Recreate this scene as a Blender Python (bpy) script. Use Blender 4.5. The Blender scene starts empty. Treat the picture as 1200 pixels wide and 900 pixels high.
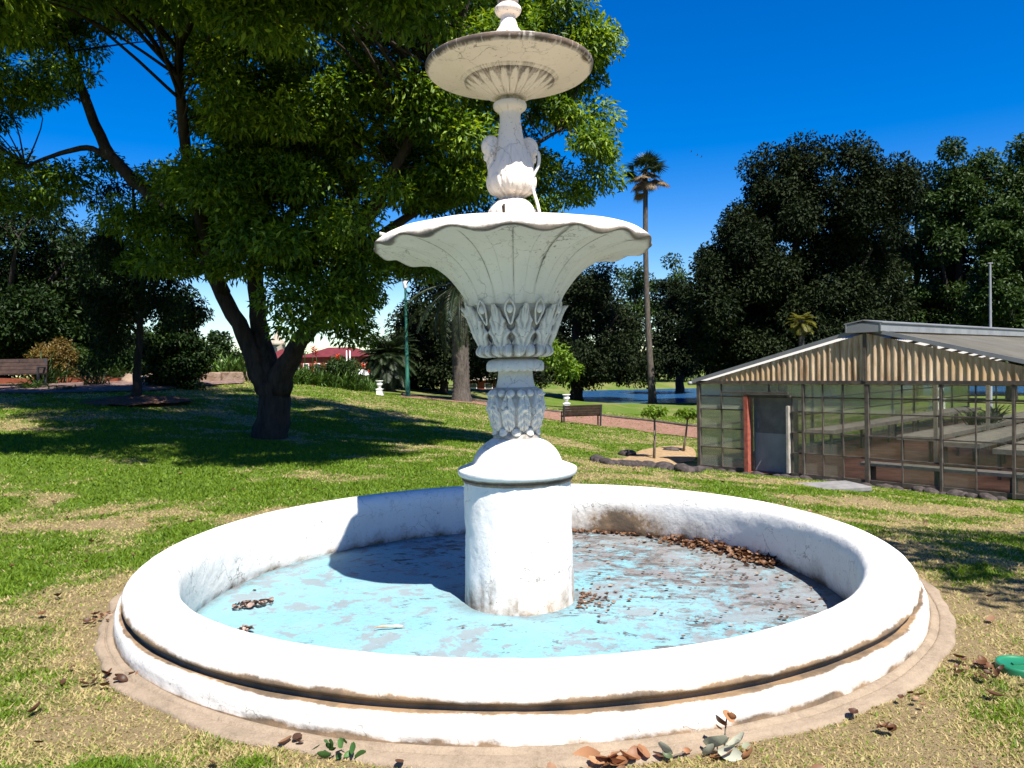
import bpy, math, random
import numpy as np
from mathutils import Vector, Matrix

# ------------------------------------------------------------------ camera, sky, sun, exposure
sc = bpy.context.scene
COL = sc.collection
F_PX, PITCH, ROLL, YAW = 905.0, -0.0236, -0.0205, -0.0018
CAMZ = 1.7
D = 6.37                                   # distance to the fountain's axis
_cp, _sp = math.cos(PITCH), math.sin(PITCH)
_cr, _sr = math.cos(ROLL), math.sin(ROLL)
_X, _Y, _F = Vector((1, 0, 0)), Vector((0, -_sp, _cp)), Vector((0, _cp, _sp))
_R, _U = _X * _cr + _Y * _sr, _Y * _cr - _X * _sr
_rz = Matrix.Rotation(-YAW, 3, 'Z')
_R, _U, _F = _rz @ _R, _rz @ _U, _rz @ _F
cam_data = bpy.data.cameras.new("camera")
cam = bpy.data.objects.new("camera", cam_data)
COL.objects.link(cam)
cam_data.sensor_width = 36.0
cam_data.lens = F_PX / 1200 * 36.0
cam_data.clip_end = 3000
cam_data.clip_start = 0.05
M3 = Matrix((_R, _U, -_F)).transposed()
cam.matrix_world = Matrix.Translation((0, 0, CAMZ)) @ M3.to_4x4()
sc.camera = cam

SUN_EL = math.radians(57.8)
SUN_H = Vector((0.45, -0.893, 0)).normalized()
SUN_DIR = (SUN_H * math.cos(SUN_EL) + Vector((0, 0, math.sin(SUN_EL)))).normalized()
world = bpy.data.worlds.new("World")
sc.world = world
world.use_nodes = True
wn, wl = world.node_tree.nodes, world.node_tree.links
wn.clear()
sky = wn.new('ShaderNodeTexSky')
sky.sky_type = 'NISHITA'
sky.sun_disc = False
sky.sun_elevation = SUN_EL
sky.sun_rotation = math.atan2(SUN_H.x, SUN_H.y)
sky.air_density = 1.0
sky.dust_density = 0.2
sky.ozone_density = 2.6
hs = wn.new('ShaderNodeHueSaturation')
hs.inputs['Saturation'].default_value = 1.6
hs.inputs['Hue'].default_value = .517
bgn = wn.new('ShaderNodeBackground')
bgn.inputs['Strength'].default_value = 0.064
wo = wn.new('ShaderNodeOutputWorld')
wl.new(sky.outputs[0], hs.inputs['Color'])
wl.new(hs.outputs[0], bgn.inputs['Color'])
wl.new(bgn.outputs[0], wo.inputs['Surface'])

sun_data = bpy.data.lights.new("sun", 'SUN')
sun_data.energy = 5.0
sun_data.angle = math.radians(0.53)
sun_data.color = (1.0, 0.955, 0.88)
sun = bpy.data.objects.new("sun", sun_data)
COL.objects.link(sun)
sun.rotation_euler = SUN_DIR.to_track_quat('Z', 'Y').to_euler()
sun.location = (10, -20, 40)

sc.view_settings.view_transform = 'Standard'
sc.view_settings.look = 'None'
sc.view_settings.gamma = 1.0
sc.view_settings.use_curve_mapping = False
sc.view_settings.exposure = 1.4
sc.render.engine = 'CYCLES'
sc.cycles.max_bounces = 8
sc.cycles.transparent_max_bounces = 16
sc.cycles.use_denoising = True


def ray(px, py):
    """direction through a pixel of the 1200x900 photograph"""
    return _R * ((px - 600) / F_PX) + _U * (-(py - 450) / F_PX) + _F


def at(px, py, Y):
    d = ray(px, py)
    return Vector((0, 0, CAMZ)) + d * (Y / d.y)


# ------------------------------------------------------------------ numeric noise
def _hash(ix, iy, seed):
    n = (ix * 374761393 + iy * 668265263 + seed * 974634777) & 0xFFFFFFFF
    n = ((n ^ (n >> 13)) * 1274126177) & 0xFFFFFFFF
    return ((n ^ (n >> 16)) & 0xFFFF) / 65535.0


def vnoise(x, y, seed=0):
    x = np.asarray(x, float); y = np.asarray(y, float)
    ix = np.floor(x).astype(np.int64); iy = np.floor(y).astype(np.int64)
    fx = x - ix; fy = y - iy
    fx = fx * fx * (3 - 2 * fx); fy = fy * fy * (3 - 2 * fy)
    a = _hash(ix, iy, seed); b = _hash(ix + 1, iy, seed)
    c = _hash(ix, iy + 1, seed); d = _hash(ix + 1, iy + 1, seed)
    return (a * (1 - fx) + b * fx) * (1 - fy) + (c * (1 - fx) + d * fx) * fy


def fbm(x, y, seed=0, oct=4):
    s = 0; a = 0.5; t = 0
    for i in range(oct):
        s = s + a * vnoise(x * 2 ** i, y * 2 ** i, seed + i * 17); t += a; a *= 0.5
    return s / t


def sstep(a, b, x):
    t = np.clip((x - a) / (b - a), 0, 1)
    return t * t * (3 - 2 * t)


# ------------------------------------------------------------------ terrain heights
_cps = [(0, 0, 0), (-4, 1, 0), (4, 1, 0), (-4, 6.4, -0.02), (4, 6.4, -0.03), (0, 10.2, -0.02), (-3.2, 9.2, 0),
        (3.2, 9.2, -0.06), (0, 3, 0), (-2, 4, 0), (2, 4, 0), (0, -12, 0.2), (-14, -4, 0.3), (14, -4, -0.2)]
for _p in [(320, 512, 18), (160, 470, 23), (20, 450, 28), (20, 545, 13), (0, 600, 10), (430, 462, 34), (300, 443, 33),
           (480, 467, 40), (560, 472, 41), (640, 488, 40), (700, 498, 38), (760, 545, 20), (817, 548, 21.5),
           (1176, 583, 16), (975, 571, 15), (940, 600, 10), (1130, 650, 7), (765, 473, 68), (690, 471, 74),
           (700, 540, 16), (500, 545, 14), (560, 455, 70), (400, 450, 60), (600, 470, 60)]:
    _v = at(*_p)
    _cps.append((_v.x, _v.y, _v.z))
_cps += [(40, 70, -1.9), (90, 70, -1.9), (30, 118, -1.7), (90, 118, -1.7), (8, 118, -1.7), (-40, 60, 1.0), (-60, 20, 2.0), (-40, 90, 0.6),
         (-60, 150, 0), (40, 170, -0.5), (140, 170, -0.5), (140, 30, -1.6), (40, 20, -1.4), (30, -10, -0.4), (-40, -15, 1.0),
         (20, 40, -1.35), (12, 50, -1.5), (0, 150, -0.6)]
_C = np.array(_cps, float)


def _phi(d2):
    return np.sqrt(d2 + 6.0)


_A = _phi(((_C[:, None, :2] - _C[None, :, :2]) ** 2).sum(-1))
_n = len(_C)
_AA = np.zeros((_n + 1, _n + 1)); _AA[:_n, :_n] = _A + np.eye(_n) * -0.02; _AA[:_n, _n] = 1; _AA[_n, :_n] = 1
_w = np.linalg.solve(_AA, np.concatenate([_C[:, 2], [0]]))

# greenhouse frame on the ground
GH_P0 = Vector((5.16, 21.5)); GH_U = Vector((0.675, -0.738)).normalized(); GH_V = Vector((-GH_U.y, GH_U.x))
GH_W, GH_L, GH_Z = 9.2, 22.0, -1.26
LAKE_Z = -2.0


def terrain(x, y):
    x = np.atleast_1d(np.asarray(x, float)); y = np.atleast_1d(np.asarray(y, float))
    z = np.empty(x.shape)
    xf, yf = x.ravel(), y.ravel(); zf = np.empty(xf.shape)
    for i in range(0, len(xf), 20000):
        d2 = (xf[i:i + 20000, None] - _C[None, :, 0]) ** 2 + (yf[i:i + 20000, None] - _C[None, :, 1]) ** 2
        zf[i:i + 20000] = _phi(d2) @ _w[:_n] + _w[_n]
    z = zf.reshape(x.shape)
    far = sstep(130, 260, np.hypot(x, y))
    z = z * (1 - far) + (-0.5) * far
    # flat round the fountain
    r = np.hypot(x, y - D)
    k = 1 - sstep(3.3, 4.6, r)
    z = z * (1 - k) + (-0.012) * k
    z = z + (fbm(x * 0.7, y * 0.7, 5, 3) - 0.5) * 0.07 * (1 - k)
    # greenhouse pad
    u = (x - GH_P0.x) * GH_U.x + (y - GH_P0.y) * GH_U.y
    v = (x - GH_P0.x) * GH_V.x + (y - GH_P0.y) * GH_V.y
    du = np.maximum(np.maximum(-u, u - GH_W), 0); dv = np.maximum(np.maximum(-v, v - GH_L), 0)
    k = 1 - sstep(0.1, 1.6, np.hypot(du, dv))
    z = z * (1 - k) + (GH_Z - 0.02) * k
    # lake bed
    dx = np.maximum(7.5 + (fbm(y * 0.05, x * 0.05, 9) - .5) * 5 - x, x - 95)
    dy = np.maximum(76 + (fbm(x * 0.07, 3.3, 3) - .5) * 3 - y, y - 108 - (fbm(x * 0.05, 7.7, 3) - .5) * 8)
    dd = np.maximum(dx, dy)
    k = 1 - sstep(-1.2, 0.8, dd)
    z = z * (1 - k) + (-2.9) * k
    return z


def gz(x, y):
    return float(terrain(x, y)[0])


def ground_at(px, py, dz=0.0):
    d = ray(px, py)
    Y = np.concatenate([np.arange(2.5, 40, 0.1), np.arange(40, 160, 0.4)])
    t = Y / d.y
    h = CAMZ + d.z * t - terrain(d.x * t, Y)
    i = np.argmax(h < 0) if (h < 0).any() else len(Y) - 1
    a, b = h[i - 1], h[i]
    yy = Y[i - 1] + (Y[i] - Y[i - 1]) * (a / (a - b) if a != b else 0)
    t = yy / d.y
    x = d.x * t
    return Vector((x, yy, gz(x, yy) + dz))


# ------------------------------------------------------------------ materials
MATS = {}


class NT:
    def __init__(s, name):
        s.m = bpy.data.materials.new(name); s.m.use_nodes = True
        s.n = s.m.node_tree.nodes; s.l = s.m.node_tree.links
        s.b = s.n['Principled BSDF']; s.out = s.n['Material Output']
        MATS[name] = s.m

    def new(s, t, **kw):
        x = s.n.new(t)
        for k, v in kw.items():
            setattr(x, k, v)
        return x

    def link(s, a, b):
        s.l.new(a, b)

    def coord(s, which='Object'):
        return s.new('ShaderNodeTexCoord').outputs[which]

    def noise(s, scale, detail=4, rough=.6, vec=None, dist=0.0):
        x = s.new('ShaderNodeTexNoise')
        x.inputs['Scale'].default_value = scale; x.inputs['Detail'].default_value = detail
        x.inputs['Roughness'].default_value = rough; x.inputs['Distortion'].default_value = dist
        s.link(vec if vec is not None else s.coord(), x.inputs['Vector'])
        return x.outputs['Fac']

    def ramp(s, fac, stops):
        r = s.new('ShaderNodeValToRGB')
        e = r.color_ramp.elements
        while len(e) < len(stops):
            e.new(0.5)
        for k, (p, c) in enumerate(stops):
            e[k].position = p
            e[k].color = (c, c, c, 1) if isinstance(c, (int, float)) else (*c, 1)
        s.link(fac, r.inputs[0])
        return r.outputs[0]

    def mix(s, fac, a, b):
        m = s.new('ShaderNodeMix', data_type='RGBA')
        for v, sock in ((fac, m.inputs[0]), (a, m.inputs[6]), (b, m.inputs[7])):
            if isinstance(v, (int, float)):
                sock.default_value = v
            elif isinstance(v, tuple):
                sock.default_value = (*v, 1)
            else:
                s.link(v, sock)
        return m.outputs[2]

    def math(s, op, a, b=0.0, clamp=False):
        m = s.new('ShaderNodeMath', operation=op, use_clamp=clamp)
        for v, sock in ((a, m.inputs[0]), (b, m.inputs[1])):
            if isinstance(v, (int, float)):
                sock.default_value = v
            else:
                s.link(v, sock)
        return m.outputs[0]

    def attr(s, name):
        a = s.new('ShaderNodeAttribute'); a.attribute_name = name
        return a.outputs['Fac']

    def bump(s, h, strength=.3, dist=.01):
        b = s.new('ShaderNodeBump')
        b.inputs['Strength'].default_value = strength; b.inputs['Distance'].default_value = dist
        s.link(h, b.inputs['Height']); s.link(b.outputs[0], s.b.inputs['Normal'])

    def base(s, c, rough=.7, spec=.3):
        if isinstance(c, tuple):
            s.b.inputs['Base Color'].default_value = (*c, 1)
        else:
            s.link(c, s.b.inputs['Base Color'])
        s.b.inputs['Roughness'].default_value = rough
        s.b.inputs['Specular IOR Level'].default_value = spec
        return s.m


def simple(name, c1, c2=None, scale=8, rough=.7, spec=.3, bump=0.0, bs=30, bd=.01):
    t = NT(name)
    if c2:
        t.base(t.mix(t.ramp(t.noise(scale), [(.35, 0.0), (.65, 1.0)]), c1, c2), rough, spec)
    else:
        t.base(c1, rough, spec)
    if bump:
        t.bump(t.noise(bs), bump, bd)
    return t.m


def paint(name, white, grime, amount=.5):
    """old white paint; the vertex attribute dirt holds run stains and the shade painted into carved veins"""
    t = NT(name)
    n1 = t.noise(3.2, 6, .65); n2 = t.noise(22, 5, .7)
    mott = t.mix(t.ramp(n1, [(.4, 0.0), (.7, 1.0)]), white, tuple(c * .93 for c in white))
    d = t.attr('dirt')
    k = t.math('MULTIPLY', t.math('ADD', t.math('MULTIPLY', n2, 1.5), t.math('MULTIPLY', n1, .9)), d)
    k = t.ramp(k, [(.28, 0.0), (.95, 1.0)])
    c = t.mix(t.math('MULTIPLY', k, amount), mott, t.mix(t.ramp(n1, [(.42, 0.0), (.6, 1.0)]), grime, tuple(c * .35 for c in grime)))
    sp = t.ramp(t.noise(38, 3, .75), [(.635, 0.0), (.665, 1.0)])
    sp = t.math('MULTIPLY', sp, t.ramp(t.noise(1.3, 4, .6), [(.42, .15), (.6, 1.0)]))
    c = t.mix(t.math('MULTIPLY', sp, .85), c, (.13, .105, .08))
    vo = t.new('ShaderNodeTexVoronoi'); vo.feature = 'DISTANCE_TO_EDGE'; vo.inputs['Scale'].default_value = 4.2
    wv = t.new('ShaderNodeTexNoise'); wv.inputs['Scale'].default_value = 5; wv.inputs['Detail'].default_value = 4; t.link(t.coord(), wv.inputs['Vector'])
    ad = t.new('ShaderNodeVectorMath', operation='MULTIPLY_ADD'); ad.inputs[1].default_value = (.35, .35, .35)
    t.link(wv.outputs['Color'], ad.inputs[0]); t.link(t.coord(), ad.inputs[2]); t.link(ad.outputs[0], vo.inputs['Vector'])
    ck = t.ramp(vo.outputs['Distance'], [(.0, 1.0), (.022, 0.0)])
    ck = t.math('MULTIPLY', ck, t.ramp(t.noise(1.7, 3, .6), [(.46, 0.0), (.60, .85)]))
    c = t.mix(ck, c, (.10, .08, .06))
    pt = t.ramp(t.noise(6.5, 7, .72), [(.60, 0.0), (.72, .45)])
    c = t.mix(pt, c, (.30, .25, .19))
    t.base(c, .55, .35)
    h = t.math('ADD', t.math('MULTIPLY', t.noise(14, 6, .6), .7), t.math('MULTIPLY', n2, .3))
    t.bump(h, .6, .014)
    return t.m


M_PAINT = paint('white_paint', (.66, .64, .60), (.20, .12, .055), .95)
M_BOWL = paint('grey_white_paint', (.66, .62, .545), (.13, .10, .07), .9)
M_CREAM = paint('cream_paint', (.76, .665, .585), (.12, .075, .05), .95)


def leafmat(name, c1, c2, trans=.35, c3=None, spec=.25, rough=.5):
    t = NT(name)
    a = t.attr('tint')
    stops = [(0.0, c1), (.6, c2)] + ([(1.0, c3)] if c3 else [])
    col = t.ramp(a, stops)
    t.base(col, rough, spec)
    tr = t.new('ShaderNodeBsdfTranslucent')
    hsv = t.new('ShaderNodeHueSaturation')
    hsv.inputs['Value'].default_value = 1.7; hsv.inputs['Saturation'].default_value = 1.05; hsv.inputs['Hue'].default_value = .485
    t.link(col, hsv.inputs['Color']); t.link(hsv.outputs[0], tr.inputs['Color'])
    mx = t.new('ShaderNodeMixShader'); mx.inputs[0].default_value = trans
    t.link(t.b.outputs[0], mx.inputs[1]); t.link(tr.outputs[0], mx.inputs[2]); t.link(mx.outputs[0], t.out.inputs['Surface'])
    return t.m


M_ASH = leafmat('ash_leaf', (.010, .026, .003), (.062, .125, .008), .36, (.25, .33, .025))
M_DARKLEAF = leafmat('evergreen_leaf', (.004, .008, .003), (.012, .019, .007), .10, (.024, .032, .010), spec=.06, rough=.6)
M_MIDLEAF = leafmat('mid_green_leaf', (.008, .020, .004), (.022, .044, .008), .2, (.045, .078, .014), spec=.15)
M_BRIGHTLEAF = leafmat('bright_green_leaf', (.035, .08, .006), (.09, .16, .012), .36, (.15, .22, .022))
M_SHADYLEAF = leafmat('shade_green_leaf', (.004, .011, .003), (.012, .026, .005), .15, (.028, .055, .009), spec=.12)
M_PALM = leafmat('palm_leaf', (.010, .02, .006), (.026, .043, .012), .12, (.06, .08, .026), spec=.3, rough=.45)
M_DRYPALM = leafmat('dry_palm_leaf', (.13, .09, .05), (.22, .16, .09), .2, (.3, .23, .14))
M_DRYLEAF = leafmat('dry_leaf', (.035, .015, .008), (.10, .045, .018), .12, (.22, .13, .075))
M_LILY = leafmat('lily_leaf', (.02, .05, .008), (.05, .10, .014), .25, (.09, .15, .025))
M_FLOWER = simple('orange_petal', (.65, .08, .02), rough=.5)
M_BLADE = None


def bark(name, c1, c2, sc_=6):
    t = NT(name)
    mp = t.new('ShaderNodeMapping'); mp.inputs['Scale'].default_value = (1, 1, .22)
    t.link(t.coord(), mp.inputs['Vector'])
    n = t.noise(sc_, 6, .7, mp.outputs[0])
    t.base(t.mix(t.ramp(n, [(.35, 0.0), (.65, 1.0)]), c1, c2), .85, .2)
    t.bump(t.noise(sc_ * 2.2, 5, .7, mp.outputs[0]), .9, .05)
    return t.m


M_BARK = bark('ash_bark', (.014, .011, .009), (.05, .038, .03))
M_BARK2 = bark('dark_bark', (.012, .010, .008), (.035, .027, .022))
M_PALMTRUNK = bark('palm_trunk_bark', (.04, .033, .027), (.11, .092, .076), 9)
M_SAPBARK = bark('sapling_bark', (.12, .095, .07), (.22, .18, .14))


# ------------------------------------------------------------------ mesh helpers
def np_mesh(name, verts, faces_flat, sizes, smooth=False):
    me = bpy.data.meshes.new(name)
    verts = np.asarray(verts, np.float32); faces_flat = np.asarray(faces_flat, np.int32); sizes = np.asarray(sizes, np.int32)
    me.vertices.add(len(verts)); me.vertices.foreach_set('co', verts.ravel())
    me.loops.add(len(faces_flat)); me.loops.foreach_set('vertex_index', faces_flat)
    me.polygons.add(len(sizes))
    st = np.zeros(len(sizes), np.int32); st[1:] = np.cumsum(sizes)[:-1]
    me.polygons.foreach_set('loop_start', st)
    me.polygons.foreach_set('loop_total', sizes)
    if smooth:
        me.polygons.foreach_set('use_smooth', np.ones(len(sizes), bool))
    me.update(calc_edges=True)
    return me


def link(name, me, mat, parent=None):
    o = bpy.data.objects.new(name, me)
    COL.objects.link(o)
    if mat:
        for m in (mat if isinstance(mat, (list, tuple)) else [mat]):
            me.materials.append(m)
    if parent:
        o.parent = parent
    return o


def tag(o, label=None, cat=None, group=None, kind=None):
    if label: o['label'] = label
    if cat: o['category'] = cat
    if group: o['group'] = group
    if kind: o['kind'] = kind
    return o


def thing(name, label, cat, loc=(0, 0, 0), rz=0.0, group=None):
    o = bpy.data.objects.new(name, None)
    COL.objects.link(o)
    o.empty_display_size = .2
    o.location = loc; o.rotation_euler = (0, 0, rz)
    return tag(o, label, cat, group)


def dup(root, loc, rz=0.0, label=None, scale=None):
    r = root.copy(); COL.objects.link(r); r.location = loc; r.rotation_euler = (0, 0, rz)
    if label: r['label'] = label
    if scale: r.scale = (scale,) * 3
    for ch in list(root.children):
        c = ch.copy(); COL.objects.link(c); c.parent = r
        for g in ch.children:
            e = g.copy(); COL.objects.link(e); e.parent = c
    return r


class MB:
    def __init__(s):
        s.v = []; s.f = []; s.smooth = []; s.mi = []

    def add(s, vs, fs, smooth=False, mi=0):
        b = len(s.v)
        s.v += [tuple(v) for v in vs]
        for f in fs:
            s.f.append(tuple(i + b for i in f)); s.smooth.append(smooth); s.mi.append(mi)
        return s

    def box(s, c, size, rz=0.0, mi=0, rot=None):
        hx, hy, hz = size[0] / 2, size[1] / 2, size[2] / 2
        R = rot if rot is not None else Matrix.Rotation(rz, 3, 'Z')
        vs = [Vector(c) + R @ Vector((x * hx, y * hy, z * hz)) for z in (-1, 1) for y in (-1, 1) for x in (-1, 1)]
        return s.add(vs, [(0, 2, 3, 1), (4, 5, 7, 6), (0, 1, 5, 4), (2, 6, 7, 3), (0, 4, 6, 2), (1, 3, 7, 5)], mi=mi)

    def bar(s, a, b, w, h, mi=0, up=(0, 0, 1)):
        a, b = Vector(a), Vector(b); d = b - a; L = d.length
        if L < 1e-6: return s
        y = d.normalized(); z = Vector(up) - y * y.dot(Vector(up))
        if z.length < 1e-4: z = Vector((1, 0, 0)) - y * y.x
        z.normalize(); x = y.cross(z)
        R = Matrix((x, y, z)).transposed()
        return s.box((a + b) / 2, (w, L, h), rot=R, mi=mi)

    def tube(s, pts, radii, n=8, cap=True, mi=0):
        pts = [Vector(p) for p in pts]
        if isinstance(radii, (int, float)): radii = [radii] * len(pts)
        vs = []; fs = []
        prev = None
        for i, p in enumerate(pts):
            t = (pts[min(i + 1, len(pts) - 1)] - pts[max(i - 1, 0)]).normalized()
            if prev is None:
                a = Vector((0, 0, 1)) if abs(t.z) < .9 else Vector((1, 0, 0))
                x = t.cross(a).normalized()
            else:
                x = (prev - t * t.dot(prev)).normalized()
            prev = x; y = t.cross(x)
            for k in range(n):
                a = 2 * math.pi * k / n
                vs.append(p + (x * math.cos(a) + y * math.sin(a)) * radii[i])
        for i in range(len(pts) - 1):
            for k in range(n):
                k2 = (k + 1) % n
                fs.append((i * n + k, i * n + k2, (i + 1) * n + k2, (i + 1) * n + k))
        if cap:
            fs.append(tuple(range(n - 1, -1, -1))); fs.append(tuple((len(pts) - 1) * n + k for k in range(n)))
        return s.add(vs, fs, True, mi)

    def ball(s, c, r, n=10, m=7, sq=(1, 1, 1), mi=0):
        vs = [(c[0], c[1], c[2] - r * sq[2])]; fs = []
        for i in range(1, m):
            ph = -math.pi / 2 + math.pi * i / m
            for k in range(n):
                a = 2 * math.pi * k / n
                vs.append((c[0] + r * sq[0] * math.cos(ph) * math.cos(a), c[1] + r * sq[1] * math.cos(ph) * math.sin(a), c[2] + r * sq[2] * math.sin(ph)))
        vs.append((c[0], c[1], c[2] + r * sq[2]))
        for k in range(n):
            fs.append((0, 1 + (k + 1) % n, 1 + k))
            fs.append((len(vs) - 1, 1 + (m - 2) * n + k, 1 + (m - 2) * n + (k + 1) % n))
        for i in range(m - 2):
            for k in range(n):
                k2 = (k + 1) % n
                fs.append((1 + i * n + k, 1 + i * n + k2, 1 + (i + 1) * n + k2, 1 + (i + 1) * n + k))
        return s.add(vs, fs, True, mi)

    def lathe(s, prof, n=24, c=(0, 0, 0), mi=0, smooth=True):
        vs = []; fs = []
        for r, z in prof:
            for k in range(n):
                a = 2 * math.pi * k / n
                vs.append((c[0] + r * math.cos(a), c[1] + r * math.sin(a), c[2] + z))
        for i in range(len(prof) - 1):
            for k in range(n):
                k2 = (k + 1) % n
                fs.append((i * n + k, i * n + k2, (i + 1) * n + k2, (i + 1) * n + k))
        return s.add(vs, fs, smooth, mi)

    def build(s, name, mat, parent=None, bevel=0.0):
        me = bpy.data.meshes.new(name)
        me.from_pydata(s.v, [], s.f)
        me.polygons.foreach_set('use_smooth', s.smooth)
        me.polygons.foreach_set('material_index', s.mi)
        me.update()
        o = link(name, me, mat, parent)
        if bevel:
            m = o.modifiers.new('bevel', 'BEVEL'); m.width = bevel; m.segments = 2; m.limit_method = 'ANGLE'
        return o


def attr_pt(o, name, vals):
    a = o.data.attributes.new(name, 'FLOAT', 'POINT'); a.data.foreach_set('value', np.asarray(vals, np.float32))


def attr_face(o, name, vals):
    a = o.data.attributes.new(name, 'FLOAT', 'FACE'); a.data.foreach_set('value', np.asarray(vals, np.float32))


def spline(pts, m):
    """Catmull-Rom through rows of pts, m samples per span"""
    P = np.array(pts, float); out = []
    for i in range(len(P) - 1):
        p0, p1, p2, p3 = P[max(i - 1, 0)], P[i], P[i + 1], P[min(i + 2, len(P) - 1)]
        for k in range(m):
            t = k / m
            out.append(.5 * ((2 * p1) + (-p0 + p2) * t + (2 * p0 - 5 * p1 + 4 * p2 - p3) * t * t + (-p0 + 3 * p1 - 3 * p2 + p3) * t ** 3))
    out.append(P[-1])
    return np.array(out)


def surf(name, prof, n, mat, parent, disp=None, dirt=None, close=True):
    """turned body: prof rows (r, z, dirt); disp(theta, i, r, z) -> (dr, dz) arrays"""
    prof = np.asarray(prof, float)
    th = np.linspace(0, 2 * np.pi, n, endpoint=False)
    T, R = np.meshgrid(th, prof[:, 0]); Z = np.meshgrid(th, prof[:, 1])[1]
    S = np.meshgrid(th, np.linspace(0, 1, len(prof)))[1]
    DT = np.meshgrid(th, prof[:, 2])[1] if prof.shape[1] > 2 else np.zeros_like(R)
    if disp is not None:
        dr, dz = disp(T, S, R, Z)
        R2, Z2 = R + dr, Z + dz
    else:
        R2, Z2 = R, Z
    if dirt is not None:
        DT = dirt(T, S, R, Z, DT)
    V = np.stack([R2 * np.sin(T), -R2 * np.cos(T), Z2], -1).reshape(-1, 3)   # theta 0 faces the camera side (-Y)
    m = len(prof)
    i, k = np.meshgrid(np.arange(m - 1), np.arange(n), indexing='ij'); k2 = (k + 1) % n
    Fq = np.stack([i * n + k, i * n + k2, (i + 1) * n + k2, (i + 1) * n + k], -1).reshape(-1, 4)
    me = np_mesh(name, V, Fq.ravel(), np.full(len(Fq), 4), True)
    o = link(name, me, mat, parent)
    attr_pt(o, 'dirt', DT.ravel())
    return o


# leaves: one rhombic folded face pair each
def leaves_np(C, A, N, L, W, fold=0.25):
    """centres, axis, normal, length, width -> verts, faces (two triangles folded at the midrib)"""
    A = A / np.linalg.norm(A, axis=1, keepdims=True)
    S = np.cross(A, N); S /= np.linalg.norm(S, axis=1, keepdims=True) + 1e-9
    Nn = np.cross(S, A)
    L = L[:, None]; W = W[:, None]
    b = C - A * L * .5; t = C + A * L * .5 - Nn * L * .08
    l = C - A * L * .05 + S * W * .5 + Nn * W * fold; r = C - A * L * .05 - S * W * .5 + Nn * W * fold
    V = np.stack([b, r, t, l], 1).reshape(-1, 3)
    n = len(C); base = np.arange(n)[:, None] * 4
    Fc = np.concatenate([base + np.array([[0, 1, 2]]), base + np.array([[0, 2, 3]])], 1).reshape(-1)
    return V, Fc, np.full(2 * n, 3)


def leaf_object(name, C, A, N, L, W, tint, mat, parent, fold=.25):
    V, Fc, sz = leaves_np(C, A, N, L, W, fold)
    me = np_mesh(name, V, Fc, sz)
    o = link(name, me, mat, parent)
    attr_face(o, 'tint', np.repeat(np.clip(tint, 0, 1), 2))
    return o


def crown_leaves(rng, centers, radii, per, leaf_len, leaf_w, flat=.7, droop=.35, out_center=None):
    Cs = []; As = []; Ns = []; Ts = []
    for c, r in zip(centers, radii):
        n = int(per * (r ** 2) / (np.mean(radii) ** 2))
        d = rng.normal(size=(n, 3)); d /= np.linalg.norm(d, axis=1, keepdims=True)
        rad = r * rng.random(n) ** .45
        p = d * rad[:, None]; p[:, 2] *= flat; p[:, 2] -= droop * (p[:, 0] ** 2 + p[:, 1] ** 2) / max(r, .1) * .5
        Cs.append(c + p)
        a = d + rng.normal(size=(n, 3)) * .6; a[:, 2] -= droop * 1.2
        As.append(a)
        nn = rng.normal(size=(n, 3)) * .55 + np.array([0, 0, 1.0]) + d * .35
        Ns.append(nn)
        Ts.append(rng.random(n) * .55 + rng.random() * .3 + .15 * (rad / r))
    C = np.concatenate(Cs); A = np.concatenate(As); N = np.concatenate(Ns); T = np.concatenate(Ts)
    n = len(C)
    return C, A, N, leaf_len * (.7 + .6 * rng.random(n)), leaf_w * (.7 + .6 * rng.random(n)), T


def lobe_clumps(rng, lobes, dens, cr, inner=.45):
    cs = []; rs = []
    for lb_ in lobes:
        cx, cy, cz, rx, ry, rz = lb_[:6]
        vol = (rx * ry * rz) ** (2 / 3) * (lb_[6] if len(lb_) > 6 else 1)
        n = max(3, int(dens * vol / (cr * cr)))
        d = rng.normal(size=(n, 3)); d /= np.linalg.norm(d, axis=1, keepdims=True)
        f = inner + (1 - inner) * rng.random(n) ** .6
        cs.append(np.array([cx, cy, cz]) + d * f[:, None] * np.array([rx, ry, rz]))
        rs.append(cr * (.65 + .7 * rng.random(n)))
    return np.concatenate(cs), np.concatenate(rs)


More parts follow.
